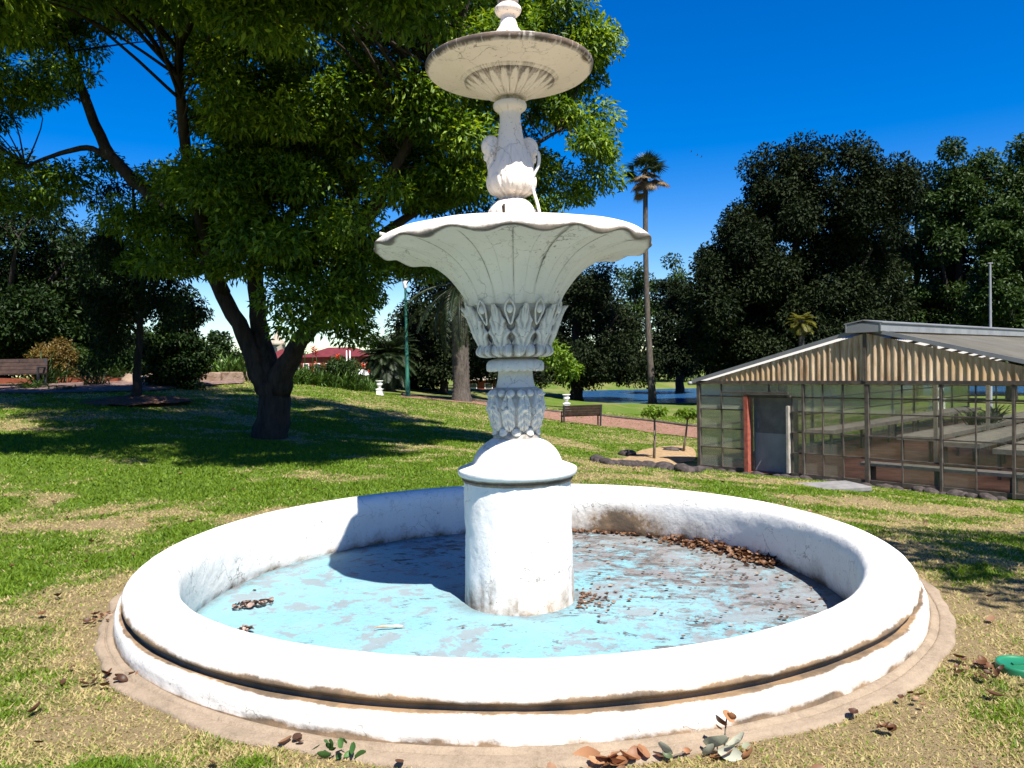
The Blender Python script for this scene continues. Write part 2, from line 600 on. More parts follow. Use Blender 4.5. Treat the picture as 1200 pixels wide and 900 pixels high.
def tree(name, label, base, limbs, lobes, mat, bmat, seed, dens=2.2, cr=.8, per=260, leaf_len=.14, leaf_w=.05, flat=.7,
         droop=.3, inner=.45, group=None, twigs=120, cat='tree', keep=None, sink=.15, twig_r=.03):
    rng = np.random.default_rng(seed)
    base = Vector(base)
    root = thing(name, label, cat, base, group=group)
    b = MB()
    samp = []
    for pts, rad in limbs:
        P = spline([(*p, r) for p, r in zip(pts, rad)], 5)
        q = P[:, :3].copy()
        q += (rng.random(q.shape) - .5) * P[:, 3:4] * .35
        b.tube([Vector(x) for x in q], list(P[:, 3]), 10 if rad[0] > .12 else 6)
        for x, r in zip(q[len(q) // 3:], P[len(q) // 3:, 3]):
            samp.append((*x, r))
    samp = np.array(samp)
    cs, rs = lobe_clumps(rng, lobes, dens, cr, inner)
    if keep is not None:
        k = keep(cs + np.array(base), rs); cs, rs = cs[k], rs[k]
    idx = rng.permutation(len(cs))[:twigs]
    for i in idx:
        c = cs[i]
        dd = np.linalg.norm(samp[:, :3] - c, axis=1) + np.maximum(samp[:, 2] - c[2], 0) * .8
        j = int(np.argmin(dd)); s0 = samp[j, :3]
        L = np.linalg.norm(c - s0)
        if L < .3: continue
        mid = (s0 + c) / 2 + np.array([0, 0, .14 * L]) + rng.normal(size=3) * .06 * L
        P = spline([s0, mid, c], 4)
        r0 = min(twig_r * (.6 + .25 * L), max(samp[j, 3] * .7, twig_r * .5))
        b.tube([Vector(x) for x in P], list(np.linspace(r0, r0 * .2, len(P))), 5, cap=False)
    b.build('trunk', bmat, root)
    C, A, N, L, W, T = crown_leaves(rng, cs, rs, per, leaf_len, leaf_w, flat, droop)
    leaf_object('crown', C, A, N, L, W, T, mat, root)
    return root


# ================================================================== the ground
def build_ground():
    def axis(lo, hi, f0, f1, fine, coarse):
        a = [f0]
        while a[-1] < f1: a.append(a[-1] + fine)
        st = fine; x = a[-1]
        while x < hi:
            st = min(st * 1.12, coarse); x += st; a.append(x)
        st = fine; x = f0; left = []
        while x > lo:
            st = min(st * 1.12, coarse); x -= st; left.append(x)
        return np.array(left[::-1] + a)
    xs = axis(-900, 1000, -9, 13, .22, 60); ys = axis(-120, 1500, 0, 26, .22, 60)
    X, Y = np.meshgrid(xs, ys)
    Z = terrain(X, Y)
    V = np.stack([X, Y, Z], -1).reshape(-1, 3)
    ny, nx = X.shape
    i, k = np.meshgrid(np.arange(ny - 1), np.arange(nx - 1), indexing='ij')
    Fq = np.stack([i * nx + k, i * nx + k + 1, (i + 1) * nx + k + 1, (i + 1) * nx + k], -1).reshape(-1, 4)
    cx = V[Fq].mean(1)
    Fq = Fq[np.hypot(cx[:, 0], cx[:, 1] - D) > 2.93]
    me = np_mesh('lawn', V, Fq.ravel(), np.full(len(Fq), 4), True)
    t = NT('lawn_ground')
    at_ = t.attr('dry')
    n = t.noise(2.2, 6, .7); n2 = t.noise(26, 5, .75); n3 = t.noise(120, 3, .7)
    k = t.math('ADD', at_, t.math('MULTIPLY', t.math('SUBTRACT', n2, .5), .55))
    k = t.math('ADD', k, t.math('MULTIPLY', t.math('SUBTRACT', n, .5), .35))
    green = t.mix(n3, (.045, .085, .009), (.095, .145, .018))
    straw = t.mix(n3, (.15, .11, .055), (.29, .22, .12))
    t.base(t.mix(t.ramp(k, [(.35, 0.0), (.72, 1.0)]), green, straw), .9, .1)
    t.bump(t.math('ADD', n3, n2), .8, .03)
    o = link('lawn', me, t.m)
    attr_pt(o, 'dry', dryness(V[:, 0], V[:, 1]))
    return tag(o, kind='structure')


def dryness(x, y):
    r = np.hypot(x, y - D)
    d = .55 * fbm(x * .55 + 3, y * .8, 21, 4) + .45 * fbm(x * 1.7, y * 2.0 + 5, 27, 3)
    d = .5 + (d - .5) * 2.2 - .02
    d = d + .5 * np.exp(-np.maximum(r - 3.05, 0) / .26)                       # worn ring round the basin
    d = d - .42 * sstep(9.8, 11.5, y) * (1 - sstep(15.5, 18, y)) * (1 - sstep(-1, 2, x))     # lusher strip under the big tree
    d = d + .16 * sstep(8.5, 9.6, y) * (1 - sstep(10.6, 11.6, y))
    d = d - .10 * sstep(12, 22, y) * sstep(-1, 2, x)
    d = .42 + (d - .42) * (1 - .72 * sstep(16, 34, y))
    d = d + .12 * np.exp(-((x + 4) ** 2 + (y - 5) ** 2) / 4) + .15 * np.exp(-((x - 3.6) ** 2 + (y - 4.4) ** 2) / .8)
    d = d - .18 * np.exp(-((x - 4.9) ** 2 + (y - 8) ** 2) / 4)
    return np.clip(d, 0, 1)


build_ground()

# lake water
wm = NT('lake_water')
wm.base((.012, .05, .12), .22, .4); wm.b.inputs['IOR'].default_value = 1.12
wmp = wm.new('ShaderNodeMapping'); wmp.inputs['Scale'].default_value = (.6, 1.6, 1); wm.link(wm.coord(), wmp.inputs['Vector'])
wm.bump(wm.noise(1.6, 4, .6, wmp.outputs[0]), .35, .12)
lb = MB(); lb.add([(0, 66, LAKE_Z), (120, 66, LAKE_Z), (120, 124, LAKE_Z), (0, 124, LAKE_Z)], [(0, 1, 2, 3)])
tag(lb.build('lake', wm.m), kind='structure')


# brick path: a strip that follows the ground
def strip(name, near, far, mat, dz, kind='structure', n=40, parent=None):
    A = spline([tuple(ground_at(*p)) for p in near], n // max(1, len(near) - 1))
    B = spline([tuple(ground_at(*p)) for p in far], n // max(1, len(far) - 1))
    m = min(len(A), len(B)); A, B = A[:m], B[:m]
    K = 8
    V = []
    for i in range(m):
        for k in range(K + 1):
            p = A[i] * (1 - k / K) + B[i] * (k / K)
            V.append((p[0], p[1], gz(p[0], p[1]) + dz))
    Fq = [(i * (K + 1) + k, i * (K + 1) + k + 1, (i + 1) * (K + 1) + k + 1, (i + 1) * (K + 1) + k) for i in range(m - 1) for k in range(K)]
    b = MB(); b.add(V, Fq, True)
    o = b.build(name, mat, parent)
    tag(o, kind=kind)
    return o, A, B


M_PATH = simple('red_brick_paving', (.16, .075, .055), (.22, .12, .09), 3, .85, .2, .4, 14)
M_EDGE = simple('dark_timber_edging', (.05, .04, .035), (.10, .08, .065), 5, .9, .1, .5, 20)
_po, _pa, _pb = strip('path', [(470, 466), (560, 474), (640, 491), (700, 499), (760, 507), (818, 514)],
                      [(470, 463.5), (560, 470.5), (640, 482), (700, 487.5), (760, 494), (818, 501)], M_PATH, .03)
eb = MB(); eb.tube([(p[0], p[1], gz(p[0], p[1]) + .06) for p in _pb[::2]], .09, 6)
tag(eb.build('path_edging', M_EDGE), kind='structure')

# ================================================================== the fountain
S_PX = D / F_PX


def Zp(y):
    return at(609 - (640 - y) * .0205, y, D).z


FX = 0.018
fountain = thing('fountain', 'white painted two-tier cast fountain standing in a round empty pool with peeling blue floor', 'fountain', (FX, D, 0))

# --- basin wall: turned profile with plinth, groove and rounded coping
bp = [(2.66, -.30, .0), (2.645, -.24, .6), (2.63, -.17, .34), (2.62, -.05, .2), (2.615, .08, .1), (2.62, .17, .06), (2.645, .24, .06), (2.69, .28, .03), (2.75, .297, .02),
      (2.82, .292, .02), (2.89, .272, .02), (2.945, .245, .04), (2.975, .215, .42), (2.985, .194, .85), (2.978, .179, 1.2), (2.955, .166, 1.6)]
gp = [(2.955, .166, 1.6), (2.948, .160, 1.7), (2.948, .145, 1.7), (2.955, .139, 1.5)]
pl = [(2.955, .139, 1.5), (2.972, .139, 1.2), (2.998, .137, .6), (3.019, .122, .10), (3.03, .085, .03), (3.032, .06, .16), (3.033, .035, .55), (3.04, .005, .85), (3.05, -.03, 1.0)]


def basin_disp(T, S, R, Z):
    a = T * 3.0
    return ((fbm(a * 1.3, 3.0, 41, 3) - .5) * .012 + (vnoise(a * 9, Z * 18, 43) - .5) * .005, (fbm(a * 1.1, 2.0, 47, 2) - .5) * .010)


def basin_dirt(T, S, R, Z, DT):
    # damp brown stain on the inner wall at the back right, splashed mud on the outer left
    right = np.exp(-((T - 2.62) / .30) ** 2) * (R < 2.66) * sstep(.22, -.1, Z) * (.3 + vnoise(T * 7, Z * 2, 45))
    ny = vnoise(T * 26, Z * 4, 44)
    left = np.exp(-((T - 5.7) / .5) ** 2) * (R > 3.0) * sstep(.08, .0, Z)
    return np.clip(DT * (.3 + 1.0 * ny + .6 * (vnoise(T * 3, Z, 48) - .3)) + right * .75 + left * .9, 0, 2)


bp = [(r * .988, z, d) for r, z, d in bp]; gp = [(r * .988, z, d) for r, z, d in gp]; pl = [(r * .988, z, d) for r, z, d in pl]
wall_prof = spline(bp, 3)
wall = surf('basin_wall', spline(pl, 3), 420, M_PAINT, fountain, basin_disp, basin_dirt)
cop = surf('coping', wall_prof, 420, M_PAINT, wall, basin_disp, basin_dirt)
grv = surf('groove', spline(gp, 2), 420, M_PAINT, wall, basin_disp, basin_dirt)

# --- basin floor: flaking light blue paint over grey concrete
fm = NT('pool_blue_paint')
oc = fm.coord()
sx = fm.new('ShaderNodeSeparateXYZ'); fm.link(oc, sx.inputs[0])
bias = fm.math('ADD', fm.math('MULTIPLY', sx.outputs[0], .032), fm.math('MULTIPLY', sx.outputs[1], .024))
n1 = fm.noise(1.9, 8, .72, oc, .5); n2 = fm.noise(7, 9, .8, oc, .8); n3 = fm.noise(55, 4, .8, oc)
smp = fm.new('ShaderNodeMapping'); smp.inputs['Rotation'].default_value = (0, 0, .5); smp.inputs['Scale'].default_value = (1, 1.7, 1); fm.link(oc, smp.inputs['Vector'])
n4 = fm.noise(5.5, 7, .78, smp.outputs[0], .4)
worn = fm.math('ADD', fm.math('ADD', fm.math('MULTIPLY', n1, .50), fm.math('MULTIPLY', n2, .50)), bias)
blue = fm.mix(n2, (.118, .265, .31), (.17, .325, .365))
blue = fm.mix(fm.ramp(worn, [(.50, 0.0), (.66, .8)]), blue, (.06, .16, .22))
conc = fm.mix(n3, (.10, .088, .082), (.19, .168, .155))
c = fm.mix(fm.ramp(worn, [(.525, 0.0), (.56, .5), (.60, 1.0)]), blue, conc)
w2 = fm.math('ADD', n4, fm.math('MULTIPLY', bias, 1.0))
c = fm.mix(fm.ramp(w2, [(.555, 0.0), (.60, .9)]), c, (.055, .038, .032))
c = fm.mix(fm.math('MULTIPLY', fm.ramp(fm.noise(2.6, 6, .7, oc, .2), [(.545, 0.0), (.565, 1.0)]), .7), c, (.165, .16, .165))
c = fm.mix(fm.math('MULTIPLY', fm.attr('dirt'), fm.ramp(n2, [(.35, .25), (.6, 1.0)])), c, (.065, .052, .045))
c = fm.mix(fm.math('MULTIPLY', fm.ramp(fm.noise(21, 6, .8, smp.outputs[0], .3), [(.54, 0.0), (.62, 1.0)]), .45), c, (.11, .12, .125))
c = fm.mix(fm.math('MULTIPLY', fm.ramp(fm.noise(1.1, 5, .7, oc), [(.40, 0.0), (.62, .3)]), 1.0), c, fm.mix(n3, (.20, .25, .26), (.28, .33, .34)))
fm.base(c, .7, .2)
fm.bump(fm.math('ADD', n3, fm.math('MULTIPLY', worn, 2.0)), .45, .012)
FLOOR_Z = -.238
rr = np.linspace(0, 2.68, 40)
surf('basin_floor', [(r, FLOOR_Z + .006 * math.sin(r * 3), 0) for r in rr], 220, fm.m, fountain, None,
     lambda T, S, R, Z, DT: np.clip(sstep(2.45, 2.64, R + (fbm(T * 5, R * 2, 3) - .5) * .25) + .7 * sstep(.62, .44, R + (fbm(T * 2, R * 3, 8) - .5) * .4), 0, 1))

# --- pedestal: drum and cap
r_ = lambda px: px * S_PX
drum_prof = [(.455, FLOOR_Z - .02, .7), (.452, FLOOR_Z + .05, .55), (.447, .05, .25), (.444, .3, .12), (.443, .55, .1), (.442, .72, .15), (.442, Zp(561), .3)]
drum = surf('pedestal', spline(drum_prof, 5), 128, M_PAINT, fountain,
            lambda T, S, R, Z: ((fbm(T * 4, Z * 4, 51, 4) - .5) * .012 + (vnoise(T * 18, Z * 24, 53) - .5) * .006 - .006 * np.exp(-((Z - .36 + .01 * np.sin(T * 3)) / .012) ** 2), 0 * T),
            lambda T, S, R, Z, DT: DT * (.5 + vnoise(T * 12, Z * 7, 54)))
capz = Zp(549)
cap_prof = [(r_(60), capz - .10, .6), (r_(63), capz - .095, .8), (r_(65), capz - .075, .9), (r_(64), capz - .062, .9), (r_(66.5), capz - .05, .7), (r_(69), capz - .035, .2), (r_(70), capz - .01, .05),
            (r_(69), capz + .012, .02), (r_(63), capz + .03, .02), (r_(54), capz + .055, .05), (r_(52), capz + .075, .05), (r_(50), capz + .11, .02), (r_(45), capz + .165, .0), (r_(37), capz + .215, 0),
            (r_(29), capz + .25, .05), (r_(24), capz + .27, .1), (r_(20), capz + .275, .1)]
surf('cap', spline(cap_prof, 4), 128, M_PAINT, drum)

# --- lower column: leaf drum with beads, flared neck, lace collar
z0, z1 = Zp(513), Zp(456)


def leafdrum(T, S, R, Z):
    h = (Z - z0) / (z1 - z0)
    N = 10
    ph = (T * N / (2 * np.pi)) % 1.0 - .5                                  # -.5...5 inside one leaf
    w = .46 * np.sqrt(np.clip((h - .16) / .12, 0, 1)) * np.clip((.98 - h) / .35, 0, 1) ** .5
    leaf = np.clip((w - np.abs(ph)) / .10, 0, 1)
    rib = np.exp(-(ph / .035) ** 2)
    dr = .020 * leaf * (1 - .5 * rib) + .008 * np.cos(ph * 40 + h * 12) * leaf * .5
    lobes = .5 + .5 * np.cos(h * 42 + np.abs(ph) * 10)
    dr = dr + .007 * lobes * leaf
    dr = dr + .018 * np.exp(-((h - .62) / .045) ** 2) * np.clip(np.cos(ph * np.pi * 2), 0, 1)      # curled tips half way up
    bead = np.clip(1 - ((((T * 16 / (2 * np.pi)) % 1 - .5) / .42) ** 2 + ((h - .93) / .075) ** 2), 0, 1) ** .5
    dr = dr + .032 * bead
    b2 = np.clip(1 - ((((T * 10 / (2 * np.pi) + .5) % 1 - .5) / .36) ** 2 + ((h - .15) / .085) ** 2), 0, 1) ** .5
    dr = dr + .030 * b2
    return dr, 0 * T


ld_prof = [(r_(26), z0 - .02, .3), (r_(27.5), z0, .4), (r_(27), z0 + .03, .5), (r_(24.5), z0 + .06, .6), (r_(26), z0 + .11, .3), (r_(29), z0 + .2, .2), (r_(30), z0 + .28, .2), (r_(29), z0 + .34, .3),
           (r_(28), z1 - .02, .4), (r_(26), z1 + .012, .3), (r_(22), z1 + .018, .2)]
column = surf('column', spline(ld_prof, 12), 480, M_BOWL, fountain, leafdrum,
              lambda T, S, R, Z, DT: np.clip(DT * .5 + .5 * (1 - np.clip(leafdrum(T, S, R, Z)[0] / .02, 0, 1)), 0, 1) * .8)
nk = [(r_(23.5), z1 + .0, .2), (r_(22.5), z1 + .03, .1), (r_(21), Zp(445), .05), (r_(20.2), Zp(437), .1), (r_(20.5), Zp(433), .3), (r_(21.5), Zp(420), .6), (r_(22), Zp(417), .5), (r_(22), Zp(412), .3)]
surf('neck', spline(nk, 5), 96, M_BOWL, column)
ck = [(r_(20.5), Zp(432.5), .5), (r_(28), Zp(434), .4), (r_(32), Zp(433), .3), (r_(33), Zp(430), .2), (r_(32.5), Zp(426), .1), (r_(30), Zp(422.5), .2), (r_(24), Zp(420.5), .3), (r_(20.5), Zp(420), .5)]
surf('lace_collar', spline(ck, 5), 256, M_BOWL, column,
     lambda T, S, R, Z: (.006 * np.cos(20 * T) * sstep(.15, .22, R), -.010 * np.abs(np.cos(10 * T)) * sstep(.14, .2, R) * sstep(Zp(427), Zp(433), Z)))

# --- upper bowl: fluted, sixteen scallops
NS = 16
zl = 2.655


def bowl_disp(T, S, R, Z):
    a = np.cos(NS * T)
    out = sstep(.45, 1.12, R)
    under = (S < .62)
    crease = np.exp(-((((T * NS / (2 * np.pi) + .5) % 1) - .5) / .045) ** 2)
    c2 = np.exp(-((((T * NS / np.pi + .5) % 1) - .5) / .05) ** 2)
    rib = sstep(.36, .42, R) * under * (1 - sstep(1.0, 1.08, R))
    dr = rib * (-.012 * crease - .006 * c2) * (R / .6)
    top = sstep(.53, .66, S)
    wave = (1 - top) * out
    dz = wave * (.020 * a) - rib * 0
    dr = dr + wave * .013 * a
    dz = dz + out * (fbm(T * 2.2, R * 2, 61, 2) - .5) * .02
    return dr, dz


bw = [(.27, Zp(352), .4), (.33, Zp(354), .3), (.372, 2.185, .12), (.41, 2.265, .06), (.465, 2.345, .04), (.54, 2.435, .03), (.64, 2.515, .03), (.76, 2.575, .04), (.89, 2.610, .06), (1.02, 2.632, .10), (1.09, 2.634, .25),
      (1.118, 2.636, .75), (1.128, 2.648, 1.1), (1.126, 2.668, .5), (1.10, 2.705, .06), (1.05, 2.742, .02), (.99, 2.762, .02), (.93, 2.765, .05), (.85, 2.745, .3), (.7, 2.69, .5), (.45, 2.62, .6), (.2, 2.60, .6), (.05, 2.60, .6)]
bwp = spline(bw, 5)
bowl = surf('bowl', bwp, 640, M_BOWL, fountain, bowl_disp,
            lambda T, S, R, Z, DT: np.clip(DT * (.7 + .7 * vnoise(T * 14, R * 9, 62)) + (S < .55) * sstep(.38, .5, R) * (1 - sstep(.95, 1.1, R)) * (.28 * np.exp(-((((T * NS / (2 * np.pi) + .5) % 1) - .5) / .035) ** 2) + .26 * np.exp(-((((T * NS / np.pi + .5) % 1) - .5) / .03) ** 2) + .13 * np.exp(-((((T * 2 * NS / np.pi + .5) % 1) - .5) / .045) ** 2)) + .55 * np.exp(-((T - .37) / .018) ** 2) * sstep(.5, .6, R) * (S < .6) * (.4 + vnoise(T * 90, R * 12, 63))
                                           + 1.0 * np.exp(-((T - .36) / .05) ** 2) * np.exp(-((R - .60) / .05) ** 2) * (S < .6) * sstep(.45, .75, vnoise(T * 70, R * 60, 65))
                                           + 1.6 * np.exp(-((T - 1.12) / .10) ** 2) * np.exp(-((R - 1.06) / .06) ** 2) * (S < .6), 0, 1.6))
bowl_top = bw


def bowl_r(z):
    zz = [p[1] for p in bw[2:9]]; rr2 = [p[0] for p in bw[2:9]]
    zz = [Zp(418), Zp(410), Zp(395)] + zz; rr2 = [.225, .25, .30] + rr2
    return float(np.interp(z, zz, rr2))


# core behind the acanthus leaves
core = [(r_(22), Zp(419), .3), (.215, Zp(417), .35), (.235, Zp(412), .4), (.262, Zp(400), .5), (.30, Zp(385), .55), (.335, Zp(370), .5), (.36, Zp(358), .35), (.378, Zp(351), .2)]
surf('leaf_core', spline(core, 4), 96, M_BOWL, bowl)


def acanthus(th0, width, zb, zt, lift, curl, name, dirtv):
    NU, NV = 25, 44
    V = []; Dt = []
    for j in range(NV + 1):
        v = j / NV
        for i in range(NU + 1):
            u = i / NU * 2 - 1
            z = zb + (zt - zb) * v
            wv = width * (math.sin(math.pi * min(1, .20 + v * .80)) ** .6 if v < .98 else .12) * (1.0 if v < .45 else 1 - .95 * (v - .45) ** 1.25)
            ser = 1 - .28 * abs(math.sin(v * math.pi * 4.5)) * (.3 + .7 * abs(u))
            ang = th0 + u * wv * ser
            rb = bowl_r(z)
            c = curl * max(0, v - .72) ** 2 * 9
            edge = max(0, 1 - abs(u) ** 3.0)
            vein = .012 * math.cos(abs(u) * 11 - v * 20) * (abs(u) > .12)
            mid = .016 * math.exp(-(u / .08) ** 2)
            basecurl = .03 * math.exp(-((v - .06) / .09) ** 2)
            r = rb + .004 + (lift * (.35 + .65 * v) + vein + mid + basecurl) * edge + c * edge
            z2 = z - c * .5
            V.append((r * math.sin(ang), -r * math.cos(ang), z2))
            Dt.append(dirtv * (1 - edge) + .42 * (abs(u) > .1) * (0.5 - .5 * math.cos(abs(u) * 11 - v * 20)) + .35 * (v < .1))  # vein shade put into the colour, besides edge and foot dirt
    Fq = [(j * (NU + 1) + i, j * (NU + 1) + i + 1, (j + 1) * (NU + 1) + i + 1, (j + 1) * (NU + 1) + i) for j in range(NV) for i in range(NU)]
    b = MB(); b.add(V, Fq, True)
    o = b.build(name, M_BOWL, bowl)
    attr_pt(o, 'dirt', Dt)
    s = o.modifiers.new('thick', 'SOLIDIFY'); s.thickness = .012; s.offset = -1
    return o


NL = 10
for k in range(NL):
    th = 2 * math.pi * (k + .36) / NL
    acanthus(th, .345, Zp(416), Zp(359), .042, .022, 'acanthus_leaf', .45)
    th2 = th + math.pi / NL
    zb_ = Zp(365)
    # bud in a pointed frame between two leaves
    b = MB()
    rb = bowl_r(zb_) + .022
    fr = [(0, .075), (.026, .04), (.038, 0), (.03, -.045), (.0, -.12), (-.03, -.045), (-.038, 0), (-.026, .04), (0, .075)]
    pts = []
    for dx, dz in spline(fr, 4):
        z = zb_ + dz; r = bowl_r(z) + .012 + max(0, .02 * (1 - abs(dz) / .1))
        a = th2 + dx / r
        pts.append((r * math.sin(a), -r * math.cos(a), z))
    b.tube(pts, .0085, 8)
    o = b.build('bud_frame', M_BOWL, bowl); attr_pt(o, 'dirt', np.full(len(o.data.vertices), .25))
    b = MB(); b.ball((rb * math.sin(th2), -rb * math.cos(th2), zb_ - .005), .026, 14, 10, (1, 1, 1.25))
    o = b.build('bud', M_BOWL, bowl); attr_pt(o, 'dirt', np.full(len(o.data.vertices), .1))

# row of curled leaf ends round the foot of the leaf collar
def curls(T, S, R, Z):
    ph = (T * 20 / (2 * np.pi) + .14) % 1.0 - .5
    m = np.sin(np.pi * np.clip(S, 0, 1))
    return .020 * m * np.abs(np.cos(np.pi * ph)) ** .6 + .012 * m * np.cos(T * 60), -.006 * np.cos(np.pi * ph * 2) * (1 - S)


cf = [(.225, Zp(418), .35), (.262, Zp(417.5), .3), (.285, Zp(415), .2), (.292, Zp(411), .15), (.285, Zp(406), .25), (.262, Zp(403), .45)]
surf('leaf_curls', spline(cf, 5), 480, M_BOWL, bowl, curls, lambda T, S, R, Z, DT: np.clip(DT + .5 * (1 - np.abs(np.cos(np.pi * ((T * 20 / (2 * np.pi) + .14) % 1.0 - .5)))), 0, 1))

# little spouts left on the bowl's rim
bn = MB(); bn.tube([(-.06, -.99, 2.755), (-.062, -1.02, 2.80), (-.055, -1.03, 2.815)], [.009, .012, .007], 8)
bn.build('spout', M_EDGE, bowl)
bn = MB(); bn.tube([(.93, -.1, 2.75), (.99, -.13, 2.775)], .016, 8); bn.ball((.93, -.1, 2.757), .022)
bn.build('spout', M_EDGE, bowl)
bn = MB(); bn.tube([(-.96, -.22, 2.745), (-1.05, -.25, 2.765)], .014, 8)
o = bn.build('spout', M_BOWL, bowl); attr_pt(o, 'dirt', np.zeros(len(o.data.vertices)))

# --- stem between bowl and dish
sz = Zp(250)
stem_prof = [(r_(27), 2.60, .2), (r_(27), Zp(256), .2), (r_(26.5), Zp(248), .2), (r_(24), Zp(242), .3), (r_(19.5), Zp(237), .4), (r_(15.5), Zp(234.5), .5), (r_(15), Zp(232), .5), (r_(20), Zp(228), .3), (r_(24), Zp(220), .1),
             (r_(25.2), Zp(210), .05), (r_(24.5), Zp(200), .05), (r_(21.5), Zp(188), .1), (r_(18), Zp(176), .1), (r_(15.2), Zp(163), .05), (r_(13.2), Zp(150), .05), (r_(12.2), Zp(141), .05), (r_(12.5), Zp(134), .15), (r_(15), Zp(131), .2), (r_(18.5), Zp(128), .1), (r_(19.5), Zp(124.5), .05),
             (r_(18.5), Zp(121.5), .15), (r_(14), Zp(119.5), .4), (r_(12.5), Zp(117.5), .5), (r_(13), Zp(115), .4)]


def stem_disp(T, S, R, Z):
    h = (Z - Zp(231)) / (Zp(172) - Zp(231))
    on = sstep(0.0, .06, h) * (1 - sstep(.92, 1.02, h))
    ph = (T * 4 / (2 * np.pi) + .5) % 1.0 - .5                                # four big leaves: front, sides, back
    w = .44 * np.clip((1.0 - h) / .5, 0, 1) ** .55
    leaf = np.clip((w - np.abs(ph)) / .09, 0, 1) * on
    vein = .5 + .5 * np.cos(np.abs(ph) * 38 - h * 9)
    dr = leaf * (.013 + .006 * vein) - .006 * np.exp(-(ph / .018) ** 2) * on
    lowlobe = np.clip(1 - (((((T * 8 / (2 * np.pi) + .5) % 1) - .5) / .4) ** 2 + ((h - .22) / .2) ** 2), 0, 1) ** .5
    dr = dr + .014 * lowlobe * on
    hb = (Z - Zp(253)) / (Zp(238) - Zp(253))
    dr = dr + .010 * np.abs(np.cos(6 * T)) * (1 - sstep(.4, .7, hb))
    return dr, 0 * T


stem = surf('stem', spline(stem_prof, 8), 256, M_CREAM, fountain, stem_disp,
            lambda T, S, R, Z, DT: np.clip(DT + .3 * (vnoise(T * 8, Z * 20, 71) - .4), 0, 1))


def scroll_head(th, twist):
    """carved head with a curling crest that hangs on the side of the stem"""
    e = Vector((math.sin(th), -math.cos(th), 0)); tv = Vector((math.cos(th), math.sin(th), 0))
    b = MB()

    def P(r, z, s=0.0):
        return e * (r * .88) + tv * s * .9 + Vector((0, 0, z))
    body = spline([(.165, Zp(214), .012), (.185, Zp(200), .030), (.19, Zp(190), .036), (.175, Zp(184), .05), (.18, Zp(177), .062), (.165, Zp(170), .060), (.13, Zp(166), .03)], 4)
    b.tube([P(r, z) for r, z, _ in body], [q[2] for q in body], 14)
    crest = spline([(.12, Zp(172), .02), (.145, Zp(167), .04), (.19, Zp(166.5), .052), (.225, Zp(171), .046), (.235, Zp(177), .03), (.215, Zp(180), .018)], 4)
    b.tube([P(r, z) for r, z, _ in crest], [q[2] for q in crest], 14)
    for s in (-1, 1):
        b.ball(P(.205, Zp(178), s * .038), .020)
        b.tube([P(.17, Zp(172), s * .055), P(.185, Zp(181), s * .06), P(.185, Zp(190), s * .05), P(.18, Zp(200), s * .035)], [.018, .022, .018, .008], 8)
    b.tube([P(.20, Zp(181)), P(.235, Zp(185)), P(.24, Zp(189))], [.032, .024, .012], 10)
    o = b.build('scroll_head', M_CREAM, stem)
    rm = o.modifiers.new('weld', 'REMESH'); rm.mode = 'VOXEL'; rm.voxel_size = .006; rm.use_smooth_shade = True
    return o


scroll_head(math.radians(112), 0); scroll_head(math.radians(-84), 0); scroll_head(math.radians(180), 0)
ph = MB()
hp = spline([(.195, -.03, Zp(178)), (.226, -.045, Zp(183)), (.222, -.05, Zp(196)), (.17, -.05, Zp(212)), (.178, -.055, Zp(226)), (.205, -.07, Zp(240)), (.222, -.08, Zp(252))], 6)
ph.tube([Vector(p) for p in hp], .0135, 10)
o = ph.build('water_hose', M_PAINT, stem); attr_pt(o, 'dirt', np.zeros(len(o.data.vertices)))

# --- upper dish
zd = Zp(73)
DR = .682


def dish_disp(T, S, R, Z):
    N = 22
    ph = (T * N / (2 * np.pi)) % 1.0 - .5
    t = (R - .13) / (.36 - .13)
    on = sstep(-.05, .08, t) * (1 - sstep(1.0, 1.05, t)) * (S < .5)
    w = .5 * np.clip((1.0 - t) / .55, 0, 1) ** .5
    leaf = np.clip((w - np.abs(ph)) / .12, 0, 1) * on
    return .0 * T, -leaf * (.014 - .006 * np.exp(-(ph / .06) ** 2))


dp = [(r_(12.5), 3.880, .4), (r_(16), 3.884, .35), (.135, 3.892, .25), (.16, 3.905, .3), (.23, 3.940, .15), (.31, 3.982, .2), (.362, 4.012, .3), (.378, 4.021, .35), (.39, 4.024, .3), (.398, 4.034, .35), (.42, 4.04, .12),
      (.54, 4.062, .03), (.63, 4.082, .05), (.655, 4.088, .35), (.664, 4.096, .6), (.675, 4.105, .8), (.682, 4.12, 1.0), (.683, 4.138, 1.2), (.677, 4.146, .3), (.66, 4.146, .15), (.6, 4.125, .3), (.4, 4.08, .4), (.2, 4.05, .4), (.05, 4.04, .4)]
dish = surf('dish', spline(dp, 6), 360, M_CREAM, fountain, dish_disp,
            lambda T, S, R, Z, DT: np.clip(DT * (.12 + 1.0 * vnoise(T * 110, Z * 6, 72) + .6 * vnoise(T * 9, Z * 3, 73)) + .8 * np.exp(-((T - 1.15) / .12) ** 2) * sstep(.60, .66, R) * (S < .6)
                                           + .35 * np.clip(-dish_disp(T, S, R, Z)[1] / .014 < .3, 0, 1) * (R > .15) * (R < .37) * (S < .4), 0, 1.5))
# --- finial
def fin_disp(T, S, R, Z):
    h = (Z - Zp(44)) / (Zp(33) - Zp(44))
    on = np.clip(1 - np.abs(h - .35) / .6, 0, 1)
    return .022 * on * np.clip(np.cos(8 * T), -.3, 1) * (h < 1.2), 0 * T


